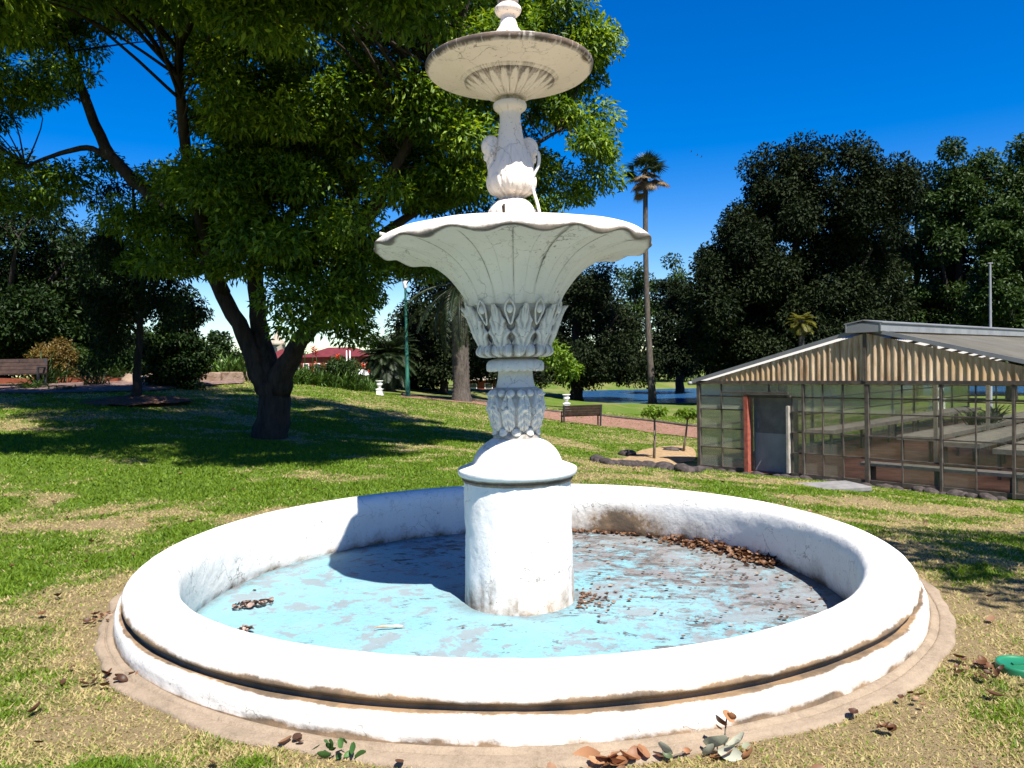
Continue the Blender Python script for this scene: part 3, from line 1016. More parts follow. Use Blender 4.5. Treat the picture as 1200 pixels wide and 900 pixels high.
fp = [(r_(17), 4.03, .2), (r_(17), Zp(48), .3), (r_(16), Zp(42), .2), (r_(14), Zp(38), .1), (r_(11.5), Zp(33), .05), (r_(9.5), Zp(26), .05), (r_(8.5), Zp(21.5), .1), (r_(9), Zp(19), .2), (r_(13), Zp(17), .1), (r_(15.4), Zp(13.5), .05), (r_(15.2), Zp(10), .05),
      (r_(12.5), Zp(7.5), .3), (r_(11.5), Zp(6), .6), (r_(12.3), Zp(2), .6), (r_(11), Zp(-4), .4), (r_(7), Zp(-12), .1), (r_(3), Zp(-20), .1), (.002, Zp(-24), 0)]
surf('finial', spline(fp, 6), 160, M_CREAM, dish, fin_disp)

# --- concrete footing ring
am = NT('dirty_concrete')
an = am.noise(4, 7, .7); an2 = am.noise(40, 4, .8)
am.base(am.mix(an2, am.mix(am.ramp(an, [(.35, 0.0), (.62, 1.0)]), (.085, .06, .04), (.22, .165, .115)), (.29, .23, .165)), .9, .15)
am.bump(am.math('ADD', an, an2), .6, .02)
ap = [(2.98, -.02), (3.00, .012), (3.03, .010), (3.045, -.002), (3.055, .006), (3.085, .004), (3.11, .0), (3.125, -.02), (3.14, -.10)]
ring = surf('concrete_apron', [(r, z, 0) for r, z in spline(ap, 3)], 360, am.m, None,
            lambda T, S, R, Z: ((fbm(T * 6, R, 81, 4) - .5) * .14 * sstep(3.02, 3.12, R), (fbm(T * 9, R * 5, 83, 3) - .5) * .014 + .007))
ring.location = (FX, D, 0)
tag(ring, kind='structure')


# ================================================================== trees
def rel(base, *pp):
    """points given as places in the world, relative to the tree's base"""
    return [tuple(Vector(p) - Vector(base)) for p in pp]


def lob(base, px, py, Y, rx, ry, rz, k=1):
    p = at(px, py, Y) - Vector(base)
    return (p.x, p.y, p.z, rx, ry, rz, k)


def on_ground(px, Y, dz=0.0):
    p = at(px, 450, Y)
    return Vector((p.x, Y, gz(p.x, Y) + dz))


# --- the big spreading tree left of the fountain
b0 = ground_at(320, 512)
A_ = lambda px, py, dy=0.0: at(px, py, b0.y + dy)
limbs = [
    (rel(b0, b0 + Vector((0, 0, -.3)), A_(320, 470), A_(318, 440)), [.43, .36, .37]),
    (rel(b0, A_(312, 452), A_(290, 400), A_(262, 345), A_(235, 290), A_(190, 240), A_(150, 205), A_(118, 160), A_(80, 60), A_(45, -30)), [.30, .20, .175, .165, .15, .14, .12, .09, .05]),
    (rel(b0, A_(150, 205), A_(110, 175), A_(70, 180), A_(30, 195)), [.10, .07, .05, .03]),
    (rel(b0, A_(318, 452), A_(305, 385, .3), A_(300, 300, .6), A_(320, 180, 1), A_(340, 40, 1), A_(330, -120, 1)), [.32, .20, .185, .16, .12, .06]),
    (rel(b0, A_(325, 455), A_(345, 410, -.4), A_(372, 375, -.8), A_(410, 300, -1.6), A_(460, 200, -2.2), A_(520, 90, -2.4), A_(560, -40, -2.4)), [.33, .21, .19, .15, .11, .07, .04]),
    (rel(b0, A_(300, 300, .6), A_(360, 230, 2), A_(440, 150, 3.2), A_(520, 60, 4)), [.17, .13, .10, .05]),
    (rel(b0, A_(262, 345), A_(225, 220, -1.5), A_(210, 90, -2.5), A_(215, -60, -3)), [.15, .12, .09, .05]),
    (rel(b0, A_(410, 300, -1.6), A_(500, 240, -1.2), A_(590, 190, -.8), A_(660, 150, -.5)), [.12, .09, .07, .03]),
]
lobes = [lob(b0, 400, 30, b0.y - .3, 3.9, 4.6, 4.2), lob(b0, 265, 110, b0.y + .5, 2.2, 4.0, 3.6), lob(b0, 530, 60, b0.y - .5, 3.2, 3.6, 3.4), lob(b0, 628, 130, b0.y, 1.55, 2.2, 2.4),
         lob(b0, 655, 40, b0.y, 1.05, 1.6, 1.6), lob(b0, 600, 250, b0.y + 1.0, 1.5, 1.6, 1.4), lob(b0, 475, 235, b0.y - .4, 2.1, 2.2, 1.9), lob(b0, 340, 235, b0.y, 2.2, 3.0, 1.7),
         lob(b0, 365, 325, b0.y - 1.8, 1.25, 1.1, .95), lob(b0, 430, 318, b0.y - .2, 1.0, 1.3, 1.0), lob(b0, 246, 270, b0.y + .5, 1.0, 1.6, 1.5), lob(b0, 200, 165, b0.y + .8, .9, 1.5, 1.5),
         lob(b0, 30, 80, b0.y, 2.0, 2.8, 2.6), lob(b0, -70, 60, b0.y, 2.6, 3.4, 3.4), lob(b0, 70, -40, b0.y, 2.6, 3.2, 2.0), lob(b0, 90, 150, b0.y - .3, .9, 1.3, .9), lob(b0, 30, 225, b0.y + .5, 1.2, 1.4, .7),
         lob(b0, 180, -60, b0.y, 3, 3.4, 2.2), lob(b0, 412, 378, b0.y - .2, .45, .5, .4), lob(b0, -60, 190, b0.y + 1.0, 2.0, 2.4, 1.6),
         lob(b0, 470, -190, b0.y - .5, 4.2, 3.6, 1.6), lob(b0, 200, -200, b0.y - .2, 4.2, 3.6, 1.6), lob(b0, -40, -140, b0.y - .8, 3.6, 3.6, 2.0), lob(b0, 560, -60, b0.y - 1.6, 2.6, 1.8, 1.6),
         lob(b0, 20, -50, 11.4, 2.2, 1.7, .8, 2.6), lob(b0, 190, -60, 11.2, 2.2, 1.7, .8, 2.6), lob(b0, 350, -60, 11.0, 2.2, 1.7, .8, 2.6), lob(b0, 490, -60, 11.6, 1.7, 1.6, .8, 2.6), lob(b0, 110, -62, 14.6, 2.3, 1.6, .8, 2.6), lob(b0, 280, -62, 14.6, 2.3, 1.6, .8, 2.6), lob(b0, 440, -62, 14.6, 2.1, 1.6, .8, 2.6), lob(b0, 110, -75, 12.6, 2.0, 1.6, .7, 2.6), lob(b0, 270, -75, 12.3, 2.0, 1.6, .7, 2.6), lob(b0, 345, 292, 14.8, 1.0, .7, .8), lob(b0, 378, 345, 14.4, .85, .7, .65), lob(b0, 300, 245, 14.8, 1.1, .7, .8), lob(b0, 235, 305, 15.6, .9, .8, .7), lob(b0, 420, 290, 14.8, .9, .7, .8),
         lob(b0, 300, 215, b0.y - 2.6, 1.5, 1.0, 1.0), lob(b0, 225, 180, b0.y - 2.2, 1.5, 1.0, 1.3), lob(b0, 410, 170, b0.y - 2.8, 1.7, 1.0, 1.2), lob(b0, 330, 110, b0.y - 3.2, 2.0, 1.0, 1.1), lob(b0, 500, 190, b0.y - 2.2, 1.4, 1.0, 1.0), lob(b0, 330, 285, b0.y - 2.2, .95, .8, .7), lob(b0, 400, 345, b0.y - 2.0, .8, .7, .7), lob(b0, 690, 150, b0.y, .6, 1.2, 1.4), lob(b0, 690, 215, b0.y + .3, .7, .9, .5), lob(b0, 150, 270, b0.y - 1, 1.1, 1.2, .8)]


def crown_gaps(c, r):
    """open windows through the crown between the long left limb and the main head"""
    ok = np.ones(len(c), bool)
    for (p0, p1, rx, rz) in ((at(152, 110, 10), at(152, 110, 26), .75, 1.5), (at(58, 172, 10), at(58, 172, 26), .8, .42), (at(82, 262, 10), at(82, 262, 26), .4, .35)):
        p0 = np.array(p0); d = np.array(p1) - p0
        t = (c[:, 1] - p0[1]) / d[1]
        q = c - (p0 + t[:, None] * d)
        ok &= ((q[:, 0] / (rx + r * .55)) ** 2 + (q[:, 2] / (rz + r * .4)) ** 2) > 1
    return ok


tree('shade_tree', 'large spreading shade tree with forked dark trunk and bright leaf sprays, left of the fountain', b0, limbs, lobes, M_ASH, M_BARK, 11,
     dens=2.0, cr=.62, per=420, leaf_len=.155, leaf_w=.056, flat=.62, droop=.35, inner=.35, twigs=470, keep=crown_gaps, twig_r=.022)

# --- tree behind the camera on the right, whose shade falls across the right of the basin
bt = Vector((9.6, 3.0, gz(9.6, 3.0)))
tree('shade_tree', 'shade tree beside the viewer whose shadow falls on the lawn right of the basin', bt,
     [([(0, 0, -.3), (0, 0, 2.0), (-.5, .1, 4.0), (-1.6, .3, 6.0)], [.4, .32, .26, .15]), ([(-.5, .1, 4.0), (-2.0, .4, 4.7), (-3.4, .8, 5.4)], [.18, .12, .05])],
     [(-4.2, .75, 5.6, 2.0, 2.1, .8), (-1.6, 1.2, 6.6, 2.2, 2.0, 1.4), (0, 0, 7.4, 2.8, 2.8, 1.9)], M_ASH, M_BARK, 12, dens=1.9, cr=.6, per=230, leaf_len=.17, leaf_w=.07, twigs=60)

# --- slim young tree on its mulch ring
b1 = ground_at(160, 470)
B_ = lambda px, py, dy=0.0: at(px, py, b1.y + dy)
tree('young_tree', 'slim young tree with drooping dark foliage growing from the round mulch ring', b1,
     [(rel(b1, b1 + Vector((0, 0, -.2)), B_(161, 430), B_(164, 380), B_(166, 330), B_(160, 270), B_(155, 210)), [.17, .105, .095, .085, .07, .03]),
      (rel(b1, B_(166, 360), B_(190, 320), B_(215, 290)), [.05, .04, .02]), (rel(b1, B_(165, 350), B_(140, 300), B_(120, 265)), [.05, .04, .02])],
     [lob(b1, 152, 255, b1.y, 1.3, 1.3, 1.3), lob(b1, 125, 320, b1.y, 1.0, 1.2, 1.3), lob(b1, 190, 310, b1.y, 1.1, 1.2, 1.0), lob(b1, 120, 395, b1.y - .2, .75, .9, 1.1), lob(b1, 205, 345, b1.y, .9, .9, .8), lob(b1, 150, 340, b1.y + .5, .9, 1, .8)],
     M_SHADYLEAF, M_BARK2, 13, dens=2.6, cr=.5, per=240, leaf_len=.16, leaf_w=.05, flat=.9, droop=.7, twigs=80)
# mulch ring
mm = simple('pink_bark_mulch', (.075, .038, .025), (.16, .09, .06), 14, .95, .1, 1.0, 26, .05)
rm_ = surf('mulch_ring', [(r, .16 * math.cos(r / 1.55 * math.pi / 2) ** 1.3 - (.04 if r > 1.5 else 0), 0) for r in np.linspace(0, 1.55, 18)], 64, mm, None,
           lambda T, S, R, Z: ((fbm(T * 3, R, 91, 3) - .5) * .3 * R, (fbm(T * 6, R * 5, 93, 3) - .5) * .10))
rm_.location = b1
tag(rm_, kind='structure')

# --- dark dense trees and shrubs beyond the left lawn
def simple_tree(name, label, px, Y, top_py, half_px, bot_py, mat, seed, trunk_r=.3, leaf=.22, lw=.1, dens=2.4, cr=.9, per=230, group=None, flat=.8, droop=.25, inner=.5, squash=1.0, bmat=None, lean=0, base=None, twigs=60, cat='tree', shape=None):
    b = base if base is not None else on_ground(px, Y)
    s = Y / F_PX
    top = at(px, top_py, Y).z - b.z; bot = at(px, bot_py, Y).z - b.z; hw = half_px * s
    h = top - bot
    rng = np.random.default_rng(seed * 7 + 1)
    lobs = []
    if shape is None:
        shape = [(0, .5, .78, .5), (-.45, .35, .5, .36), (.48, .38, .5, .36), (-.2, .78, .5, .24), (.25, .74, .48, .26), (.1, .22, .6, .24), (-.62, .16, .36, .18), (.6, .15, .38, .18)]
    for fx, fz, rx, rz in shape:
        lobs.append((fx * hw, (rng.random() - .5) * hw * .7, bot + fz * h, rx * hw, rx * hw * squash, rz * h))
    lm = [([(0, 0, -.4), (lean * .3, 0, bot * .8), (lean * .6, 0, bot + .35 * h), (lean, 0, bot + .8 * h)], [trunk_r * 1.25, trunk_r * .9, trunk_r * .6, trunk_r * .2])]
    for k in range(4):
        a = k * 1.7 + .4
        lm.append(([(0, 0, bot + .05 * h), (math.cos(a) * hw * .35, math.sin(a) * hw * .3, bot + .3 * h), (math.cos(a) * hw * .7, math.sin(a) * hw * .6, bot + .55 * h)], [trunk_r * .5, trunk_r * .35, trunk_r * .12]))
    return tree(name, label, b, lm, lobs, mat, bmat or M_BARK2, seed, dens=dens, cr=cr, per=per, leaf_len=leaf, leaf_w=lw, flat=flat, droop=droop, inner=inner, group=group, twigs=twigs, cat=cat)


def rbase(px, py, Y):
    p = at(px, py, Y); return Vector((p.x, p.y, p.z))


simple_tree('dark_tree', 'broad dark green tree behind the park bench at the far left', 60, 36, 250, 105, 442, M_SHADYLEAF, 21, .35, .22, .10, cr=.95, per=260, dens=2.6)
simple_tree('dark_tree', 'tall dark tree at the left edge reaching up under the big tree branches', 0, 33, 175, 120, 425, M_SHADYLEAF, 22, .35, .22, .10, cr=.95, per=230, dens=2.2)
simple_tree('dark_tree', 'dark tree filling the gap between the left bench and the slim young tree', 112, 40, 285, 60, 452, M_SHADYLEAF, 23, .3, .24, .11, cr=.9, per=240, dens=2.6)
simple_tree('dark_tree', 'dark tree well beyond the left edge, left of the park bench', -230, 34, 200, 130, 440, M_SHADYLEAF, 27, .35, .26, .12, cr=1.0, per=180, dens=2.2)
simple_tree('dark_tree', 'outermost dark tree of the row past the left edge', -520, 36, 180, 150, 440, M_SHADYLEAF, 28, .35, .28, .13, cr=1.1, per=160, dens=2.0)
simple_tree('hedge_shrub', 'dense dark rounded shrub with lighter top right of the slim young tree', 210, 27.5, 335, 36, 455, M_SHADYLEAF, 24, .12, .15, .075, dens=3.6, cr=.45, per=260, cat='shrub',
            shape=[(0, .5, .8, .5), (-.3, .25, .65, .3), (.3, .25, .7, .3), (.2, .75, .6, .25), (-.3, .7, .5, .25), (0, .08, .8, .16)])
simple_tree('bright_shrub', 'small bright yellow green shrub behind the stone wall left of the forked trunk', 241, 36, 410, 13, 446, M_BRIGHTLEAF, 25, .06, .16, .08, dens=4, cr=.3, per=160, cat='shrub')
simple_tree('sparse_tree', 'small sparse tree with open crown against the sky left of the forked trunk', 254, 60, 388, 18, 420, M_SHADYLEAF, 26, .10, .30, .14, dens=1.3, cr=.45, per=60, inner=.6)

# --- trees behind the path and the lake
simple_tree('lakeside_tree', 'wide dark lakeside tree with a stout trunk behind the white urn', 676, 63, 292, 108, 448, M_DARKLEAF, 31, .62, .36, .17, dens=2.4, cr=1.5, per=300, base=ground_at(676, 469))
simple_tree('bright_tree', 'bright yellow green tree showing on both sides of the bowl of the fountain', 645, 50, 218, 82, 455, M_BRIGHTLEAF, 32, .3, .30, .13, dens=1.25, cr=.95, per=230, base=on_ground(618, 50),
            shape=[(.0, .75, .7, .25), (.55, .88, .45, .12), (.25, .3, .3, .12), (.45, .12, .22, .09), (-.4, .6, .5, .3), (.2, .18, .25, .08)])
simple_tree('dark_tree', 'dark tree with hanging foliage behind the canary palm trunk', 520, 58, 300, 62, 452, M_DARKLEAF, 33, .35, .34, .16, dens=2.3, cr=1.2, per=260)
simple_tree('dark_tree', 'dark tree between the round date palm and the green lamp post', 488, 62, 350, 34, 456, M_DARKLEAF, 34, .25, .34, .16, dens=2.5, cr=1.0, per=240)
simple_tree('dark_tree', 'dark tree behind the column of the fountain on the far side of the path', 590, 66, 330, 60, 450, M_DARKLEAF, 35, .35, .34, .16, dens=2.4, cr=1.3, per=240)
simple_tree('evergreen_tree', 'huge dome shaped dark evergreen tree behind the greenhouse roof', 935, 64, 176, 128, 452, M_DARKLEAF, 41, .8, .34, .17, dens=3.6, cr=1.5, per=460, base=on_ground(935, 64), flat=.9, twigs=20,
            shape=[(0, .45, .85, .47), (-.5, .3, .5, .34), (.5, .36, .55, .4), (-.1, .86, .36, .17), (.3, .82, .4, .18), (.55, .7, .42, .22), (-.35, .66, .4, .24), (-.62, .46, .34, .22), (-.2, .15, .7, .2), (.4, .12, .6, .18), (.05, .97, .16, .07)])
simple_tree('lakeside_tree', 'black shaded tree on the lake shore left of the greenhouse', 800, 70, 300, 44, 448, M_DARKLEAF, 42, .55, .4, .19, dens=2.8, cr=1.3, per=300, base=ground_at(797, 470))
simple_tree('leafy_tree', 'tall airy tree with sky gaps at the right edge behind the greenhouse', 1125, 72, 168, 66, 440, M_MIDLEAF, 43, .6, .42, .20, dens=2.2, cr=1.3, per=250, base=on_ground(1125, 72), inner=.5)
simple_tree('leafy_tree', 'tall dark tree cut by the right edge of the picture', 1215, 70, 165, 70, 440, M_MIDLEAF, 44, .6, .42, .20, dens=2.8, cr=1.3, per=260, base=on_ground(1215, 70))
simple_tree('leafy_tree', 'lower lighter green tree behind the slender white pole', 1185, 60, 238, 50, 440, M_MIDLEAF, 45, .4, .36, .18, dens=2.4, cr=1.0, per=260, base=on_ground(1185, 60))
simple_tree('dark_tree', 'dark tree in the gap between the evergreen dome and the airy tree', 1080, 76, 196, 66, 440, M_DARKLEAF, 46, .5, .42, .20, dens=2.4, cr=1.4, per=260, base=on_ground(1075, 78))
# beyond the lake
for k, (px, Y, tp, hw, lab) in enumerate([
        (745, 132, 300, 44, 'mid green tree on the far lake bank behind the tall palm trunk'),
        (800, 128, 296, 22, 'narrow leafy tree on the far lake bank standing against the sky'),
        (700, 140, 330, 50, 'dark tree on the far lake bank left of the tall palm trunk'),
        (880, 135, 330, 60, 'far bank tree hidden low behind the big evergreen'),
        (620, 135, 350, 50, 'far dark tree beyond the lake behind the column of the fountain'),
        (1010, 140, 330, 70, 'far bank tree behind the right of the evergreen dome'),
        (1150, 140, 330, 70, 'far bank tree seen low behind the white pole')]):
    simple_tree('far_tree', lab, px, Y, tp, hw, 446, M_MIDLEAF if k < 2 else M_DARKLEAF, 50 + k, .4, .6, .3, dens=1.8, cr=1.9, per=150, group='trees on the far bank of the lake', twigs=12)
# distant rows of trees on the left horizon
for k, (px, Y, tp, hw, lab) in enumerate([(275, 150, 412, 16, 'distant low tree left of the forked trunk on the horizon'), (350, 170, 416, 14, 'distant low tree right of the forked trunk on the horizon'), (395, 175, 420, 14, 'distant tree behind the red roofed building'),
                                          (200, 120, 380, 60, 'distant dark tree behind the rounded shrub'), (80, 110, 330, 80, 'distant dark tree far behind the left bench'), (560, 110, 400, 40, 'distant dark tree behind the canary palm base'), (450, 120, 408, 22, 'distant tree behind the round date palm')]):
    simple_tree('far_tree', lab, px, Y, tp, hw, 440, M_SHADYLEAF, 70 + k, .3, .6, .3, dens=1.6, cr=1.6, per=120, group='trees on the left horizon', twigs=8)


# ================================================================== palms
def frond(b, base, az, el, L, width, nleaf, rng, sag, leafL, C, A, N, LL, WW, T, tb=.0, fan=False):
    """arching rib with two rows of leaflets"""
    dirh = Vector((math.cos(az), math.sin(az), 0))
    pts = []
    p = Vector(base); e = el
    n = 9
    for i in range(n + 1):
        pts.append(p.copy())
        p = p + (dirh * math.cos(e) + Vector((0, 0, math.sin(e)))) * (L / n)
        e -= sag / n
    b.tube(pts, list(np.linspace(width, width * .25, n + 1)), 5)
    side = dirh.cross(Vector((0, 0, 1)))
    for i in range(nleaf):
        f = .12 + .88 * i / nleaf
        k = f * n; j = min(int(k), n - 1); q = pts[j].lerp(pts[j + 1], k - j)
        t = (pts[j + 1] - pts[j]).normalized()
        ll = leafL * (math.sin(math.pi * min(1, .15 + f * .85)) ** .7 + .15)
        for s in (-1, 1):
            a = (t * .75 + side * s * .85 + Vector((0, 0, -.15 + .2 * rng.random()))).normalized()
            C.append(q + a * ll * .5); A.append(a); N.append((t.cross(a) * -s + Vector((0, 0, .4))).normalized()); LL.append(ll); WW.append(leafL * .075); T.append(tb + rng.random() * .5)


def feather_palm(name, label, base, trunk_h, trunk_r, L, nf, seed, leafL, skirt=True, mat=None, lo=-.9):
    rng = np.random.default_rng(seed)
    root = thing(name, label, 'palm', base)
    b = MB()
    n = 26
    prof = []
    for i in range(n * 2 + 1):
        h = trunk_h * i / (n * 2)
        prof.append((trunk_r * (1.35 - .35 * min(1, h / (.14 * trunk_h + .01))) * (1 + (.07 if i % 2 else -.03)), h - .2))
    prof.append((trunk_r * 1.25, trunk_h + .1)); prof.append((0.02, trunk_h + .3))
    b.lathe(prof, 18)
    b.build('trunk', M_PALMTRUNK, root)
    C, A, N, LL, WW, T = [], [], [], [], [], []
    fb = MB()
    for k in range(nf):
        f = k / nf
        el = 1.35 - f * (1.35 - lo)
        frond(fb, (0, 0, trunk_h), k * 2.399 + rng.random() * .3, el, L * (.8 + .3 * rng.random()), .045 * L / 3, 34, rng, .9 + .5 * rng.random(), leafL, C, A, N, LL, WW, T, .1)
    o = leaf_object('crown', np.array(C), np.array(A), np.array(N), np.array(LL), np.array(WW), np.array(T), mat or M_PALM, root, .1)
    fb.build('frond_ribs', M_PALM, o)
    return root


pb = ground_at(541, 470)
feather_palm('canary_palm', 'stout palm with a thick ringed trunk behind the fountain column', pb, at(541, 335, pb.y).z - pb.z, .44, 4.2, 46, 3, .55, lo=-1.0)
pb = on_ground(455, 52)
feather_palm('date_palm', 'round bushy date palm with arching fronds left of the green lamp post', pb, at(455, 418, 52).z - pb.z, .4, 2.5, 110, 4, .55, lo=-1.3)
pb = on_ground(940, 46)
pn = feather_palm('yellow_palm', 'small yellowish palm poking up behind the greenhouse roof', pb, at(940, 378, 46).z - pb.z, .16, .95, 26, 6, .34, mat=leafmat('yellow_frond', (.05, .06, .01), (.15, .14, .02), .3, (.30, .19, .03)), lo=-1.1)

# tall fan palm
pb = ground_at(765, 473)
tp = at(757, 205, pb.y)
root = thing('fan_palm', 'very tall thin fan palm with ragged crown standing on the lake shore', 'palm', pb)
tb = MB()
H = tp.z - pb.z; dxp = tp.x - pb.x
tb.tube([(dxp * f - .25 * math.sin(f * 3), 0, H * f - .3 * (f == 0)) for f in np.linspace(0, 1, 16)], [.42, .33, .30, .28, .265, .255, .245, .24, .235, .23, .225, .22, .215, .21, .205, .20], 12)
tb.build('trunk', M_PALMTRUNK, root)
rng = np.random.default_rng(5)
tipx = dxp - .25 * math.sin(3)


def fans(name, mat, nf, els, Ls, tlo):
    C, A, N, LL, WW, T = [], [], [], [], [], []
    rb = MB()
    for k in range(nf):
        az = k * 2.399 + rng.random() * .5; el = els[0] + (els[1] - els[0]) * rng.random(); L = Ls[0] + (Ls[1] - Ls[0]) * rng.random()
        d = Vector((math.cos(az) * math.cos(el), math.sin(az) * math.cos(el), math.sin(el)))
        c0 = Vector((tipx, 0, H + .3)); e = c0 + d * L + Vector((0, 0, -.15 * L))
        rb.tube([c0, c0 + d * L * .55 + Vector((0, 0, .04 * L)), e], [.04, .03, .025], 5)
        s = d.cross(Vector((0, 0, 1))).normalized(); u = s.cross(d)
        R = .85 + .3 * rng.random()
        for i in range(26):
            a = (i / 25 - .5) * 4.2
            v = (d * math.cos(a) + s * math.sin(a) + u * (.15 * rng.random() - .25 * abs(a) / 2) + Vector((0, 0, -.3))).normalized()
            C.append(e + v * R * .5); A.append(v); N.append((u + Vector((0, 0, .3))).normalized()); LL.append(R); WW.append(.11); T.append(tlo + rng.random() * .5)
    o = leaf_object(name, np.array(C), np.array(A), np.array(N), np.array(LL), np.array(WW), np.array(T), mat, root, .1)
    rb.build('stalks', mat, o)


fans('crown', M_PALM, 20, (-.1, 1.4), (.8, 1.35), .3)
fans('dead_skirt', M_DRYPALM, 16, (-1.35, -.2), (.8, 1.8), .0)


# ================================================================== greenhouse
M_GHFRAME = simple('greenhouse_timber', (.045, .038, .032), (.09, .075, .06), 6, .8, .2, .3, 30)
M_GHPALE = simple('weathered_grey_timber', (.22, .20, .175), (.34, .31, .27), 5, .8, .2)
M_GHROOF = simple('fibreglass_roof', (.10, .097, .085), (.15, .147, .13), 1.2, .6, .2)
_tr = M_GHROOF.node_tree; _tb = _tr.nodes.new('ShaderNodeBsdfTranslucent'); _tb.inputs[0].default_value = (.75, .72, .64, 1)
_mx = _tr.nodes.new('ShaderNodeMixShader'); _mx.inputs[0].default_value = .5
_tr.links.new(_tr.nodes['Principled BSDF'].outputs[0], _mx.inputs[1]); _tr.links.new(_tb.outputs[0], _mx.inputs[2]); _tr.links.new(_mx.outputs[0], _tr.nodes['Material Output'].inputs['Surface'])
M_RIDGE = simple('galvanised_sheet', (.14, .145, .155), (.19, .195, .20), 2, .45, .4)
M_REDPOST = simple('red_oxide_post', (.20, .045, .03), (.30, .09, .06), 9, .7, .2)
M_DOOR = simple('grey_door_panel', (.10, .105, .11), (.15, .155, .16), 3, .6, .3)
gm = NT('brown_corrugated_fibreglass')
gx = gm.new('ShaderNodeSeparateXYZ'); gm.link(gm.coord(), gx.inputs[0])
gmp = gm.new('ShaderNodeMapping'); gmp.inputs['Scale'].default_value = (5.5, 1, .5); gm.link(gm.coord(), gmp.inputs['Vector'])
gn = gm.noise(1.3, 5, .7, gmp.outputs[0]); gn2 = gm.noise(.5, 2, .5)
gcol = gm.mix(gm.ramp(gn, [(.36, 0.0), (.66, 1.0)]), (.19, .105, .05), (.62, .47, .31))
gcol = gm.mix(gm.ramp(gn2, [(.45, 0.0), (.6, .6)]), gcol, (.42, .27, .12))
gm.base(gcol, .6, .3)
M_GABLE = gm.m
gl = NT('grimy_glass')
gl.base((.42, .44, .36), .5, .3)
gt = gl.new('ShaderNodeBsdfTransparent'); gt.inputs[0].default_value = (.96, .965, .945, 1)
gg = gl.new('ShaderNodeBsdfGlossy'); gg.inputs['Roughness'].default_value = .05
gf = gl.new('ShaderNodeFresnel'); gf.inputs[0].default_value = 1.4
ml = gl.new('ShaderNodeMixShader'); ml2 = gl.new('ShaderNodeMixShader')
grime = gl.math('ADD', gl.math('MULTIPLY', gl.ramp(gl.noise(.9, 5, .65), [(.42, .0), (.75, .25)]), .25), gl.attr('grime'))
gl.link(grime, ml.inputs[0]); gl.link(gt.outputs[0], ml.inputs[1]); gl.link(gl.b.outputs[0], ml.inputs[2])
gl.link(gl.math('MULTIPLY', gf.outputs[0], .7), ml2.inputs[0]); gl.link(ml.outputs[0], ml2.inputs[1]); gl.link(gg.outputs[0], ml2.inputs[2])
gl.link(ml2.outputs[0], gl.out.inputs['Surface'])
M_GLASS = gl.m

GH_RZ = math.atan2(GH_U.y, GH_U.x)
gh = thing('greenhouse', 'old low pitched glass greenhouse with brown corrugated gable and grey door', 'greenhouse', (GH_P0.x, GH_P0.y, GH_Z), GH_RZ)
EV, PK, WID, LEN = 2.40, 3.58, GH_W, GH_L          # eave, peak, width, length; local x along the gable wall, y to the back


def roof_z(x):
    return EV + (PK - EV) * (1 - abs(x - WID / 2) / (WID / 2))


# position of posts along the gable wall from the photograph's rhythm
posts = [0.0, 1.42, 2.72, 3.05, 4.62, 6.22, 7.60, WID]
fr = MB()
for i, x in enumerate(posts):
    w = .09 if i in (0, 4, 7) else .05
    if i in (1, 2): continue
    fr.box((x, 0, EV / 2), (w, .10, EV))
for x in [.72, 2.12, 3.55, 4.05, 5.4, 6.9, 8.4]:
    z0_ = 2.02 if 1.42 < x < 2.72 else 0
    fr.box((x, -.005, (EV + z0_) / 2), (.026, .04, EV - z0_))
for z in (.06, .62, 1.14, 1.66, 2.02):
    for a, b in ((0, 1.42), (2.72, WID)):
        if z == 2.02: a, b = 0, WID
        if z == 2.02 and a > 0: continue
        fr.box(((a + b) / 2, -.004, z), (b - a, .036, .032 if z > .1 else .10))
fr.box((WID / 2, 0, EV), (WID + .1, .12, .08))
# side and back frames
for y in np.arange(2.2, LEN + .1, 2.2):
    for x in (0, WID):
        fr.box((x, y, EV / 2), (.08, .08, EV))
    fr.bar((0, y, EV), (WID / 2, y, PK - .06), .05, .08); fr.bar((WID, y, EV), (WID / 2, y, PK - .06), .05, .08)
for x in (0, WID):
    for z in (.06, .62, 1.14, 1.66, EV):
        fr.box((x, LEN / 2, z), (.05, LEN, .05))
for x in np.arange(1.15, WID, 1.15):
    fr.box((x, LEN, EV / 2), (.06, .06, EV))
for z in (.06, .8, 1.6, EV):
    fr.box((WID / 2, LEN, z), (WID, .05, .06))
fr.build('frame', M_GHFRAME, gh)
# inner posts carrying the ridge
for y in np.arange(4.4, LEN, 4.4):
    MB().box((WID / 2, y, PK / 2), (.09, .09, PK - .1)).build('ridge_post', M_GHPALE, gh)


def pane(x0, x1, z0_, z1_, y, grime_v, axis='x', name='glass_pane'):
    b = MB()
    n = 4
    if axis == 'x':
        b.box(((x0 + x1) / 2, y, (z0_ + z1_) / 2), (x1 - x0 - .01, .006, z1_ - z0_ - .01))
    else:
        b.box((y, (x0 + x1) / 2, (z0_ + z1_) / 2), (.006, x1 - x0 - .01, z1_ - z0_ - .01))
    o = b.build(name, M_GLASS, gh)
    attr_pt(o, 'grime', np.full(len(o.data.vertices), grime_v))


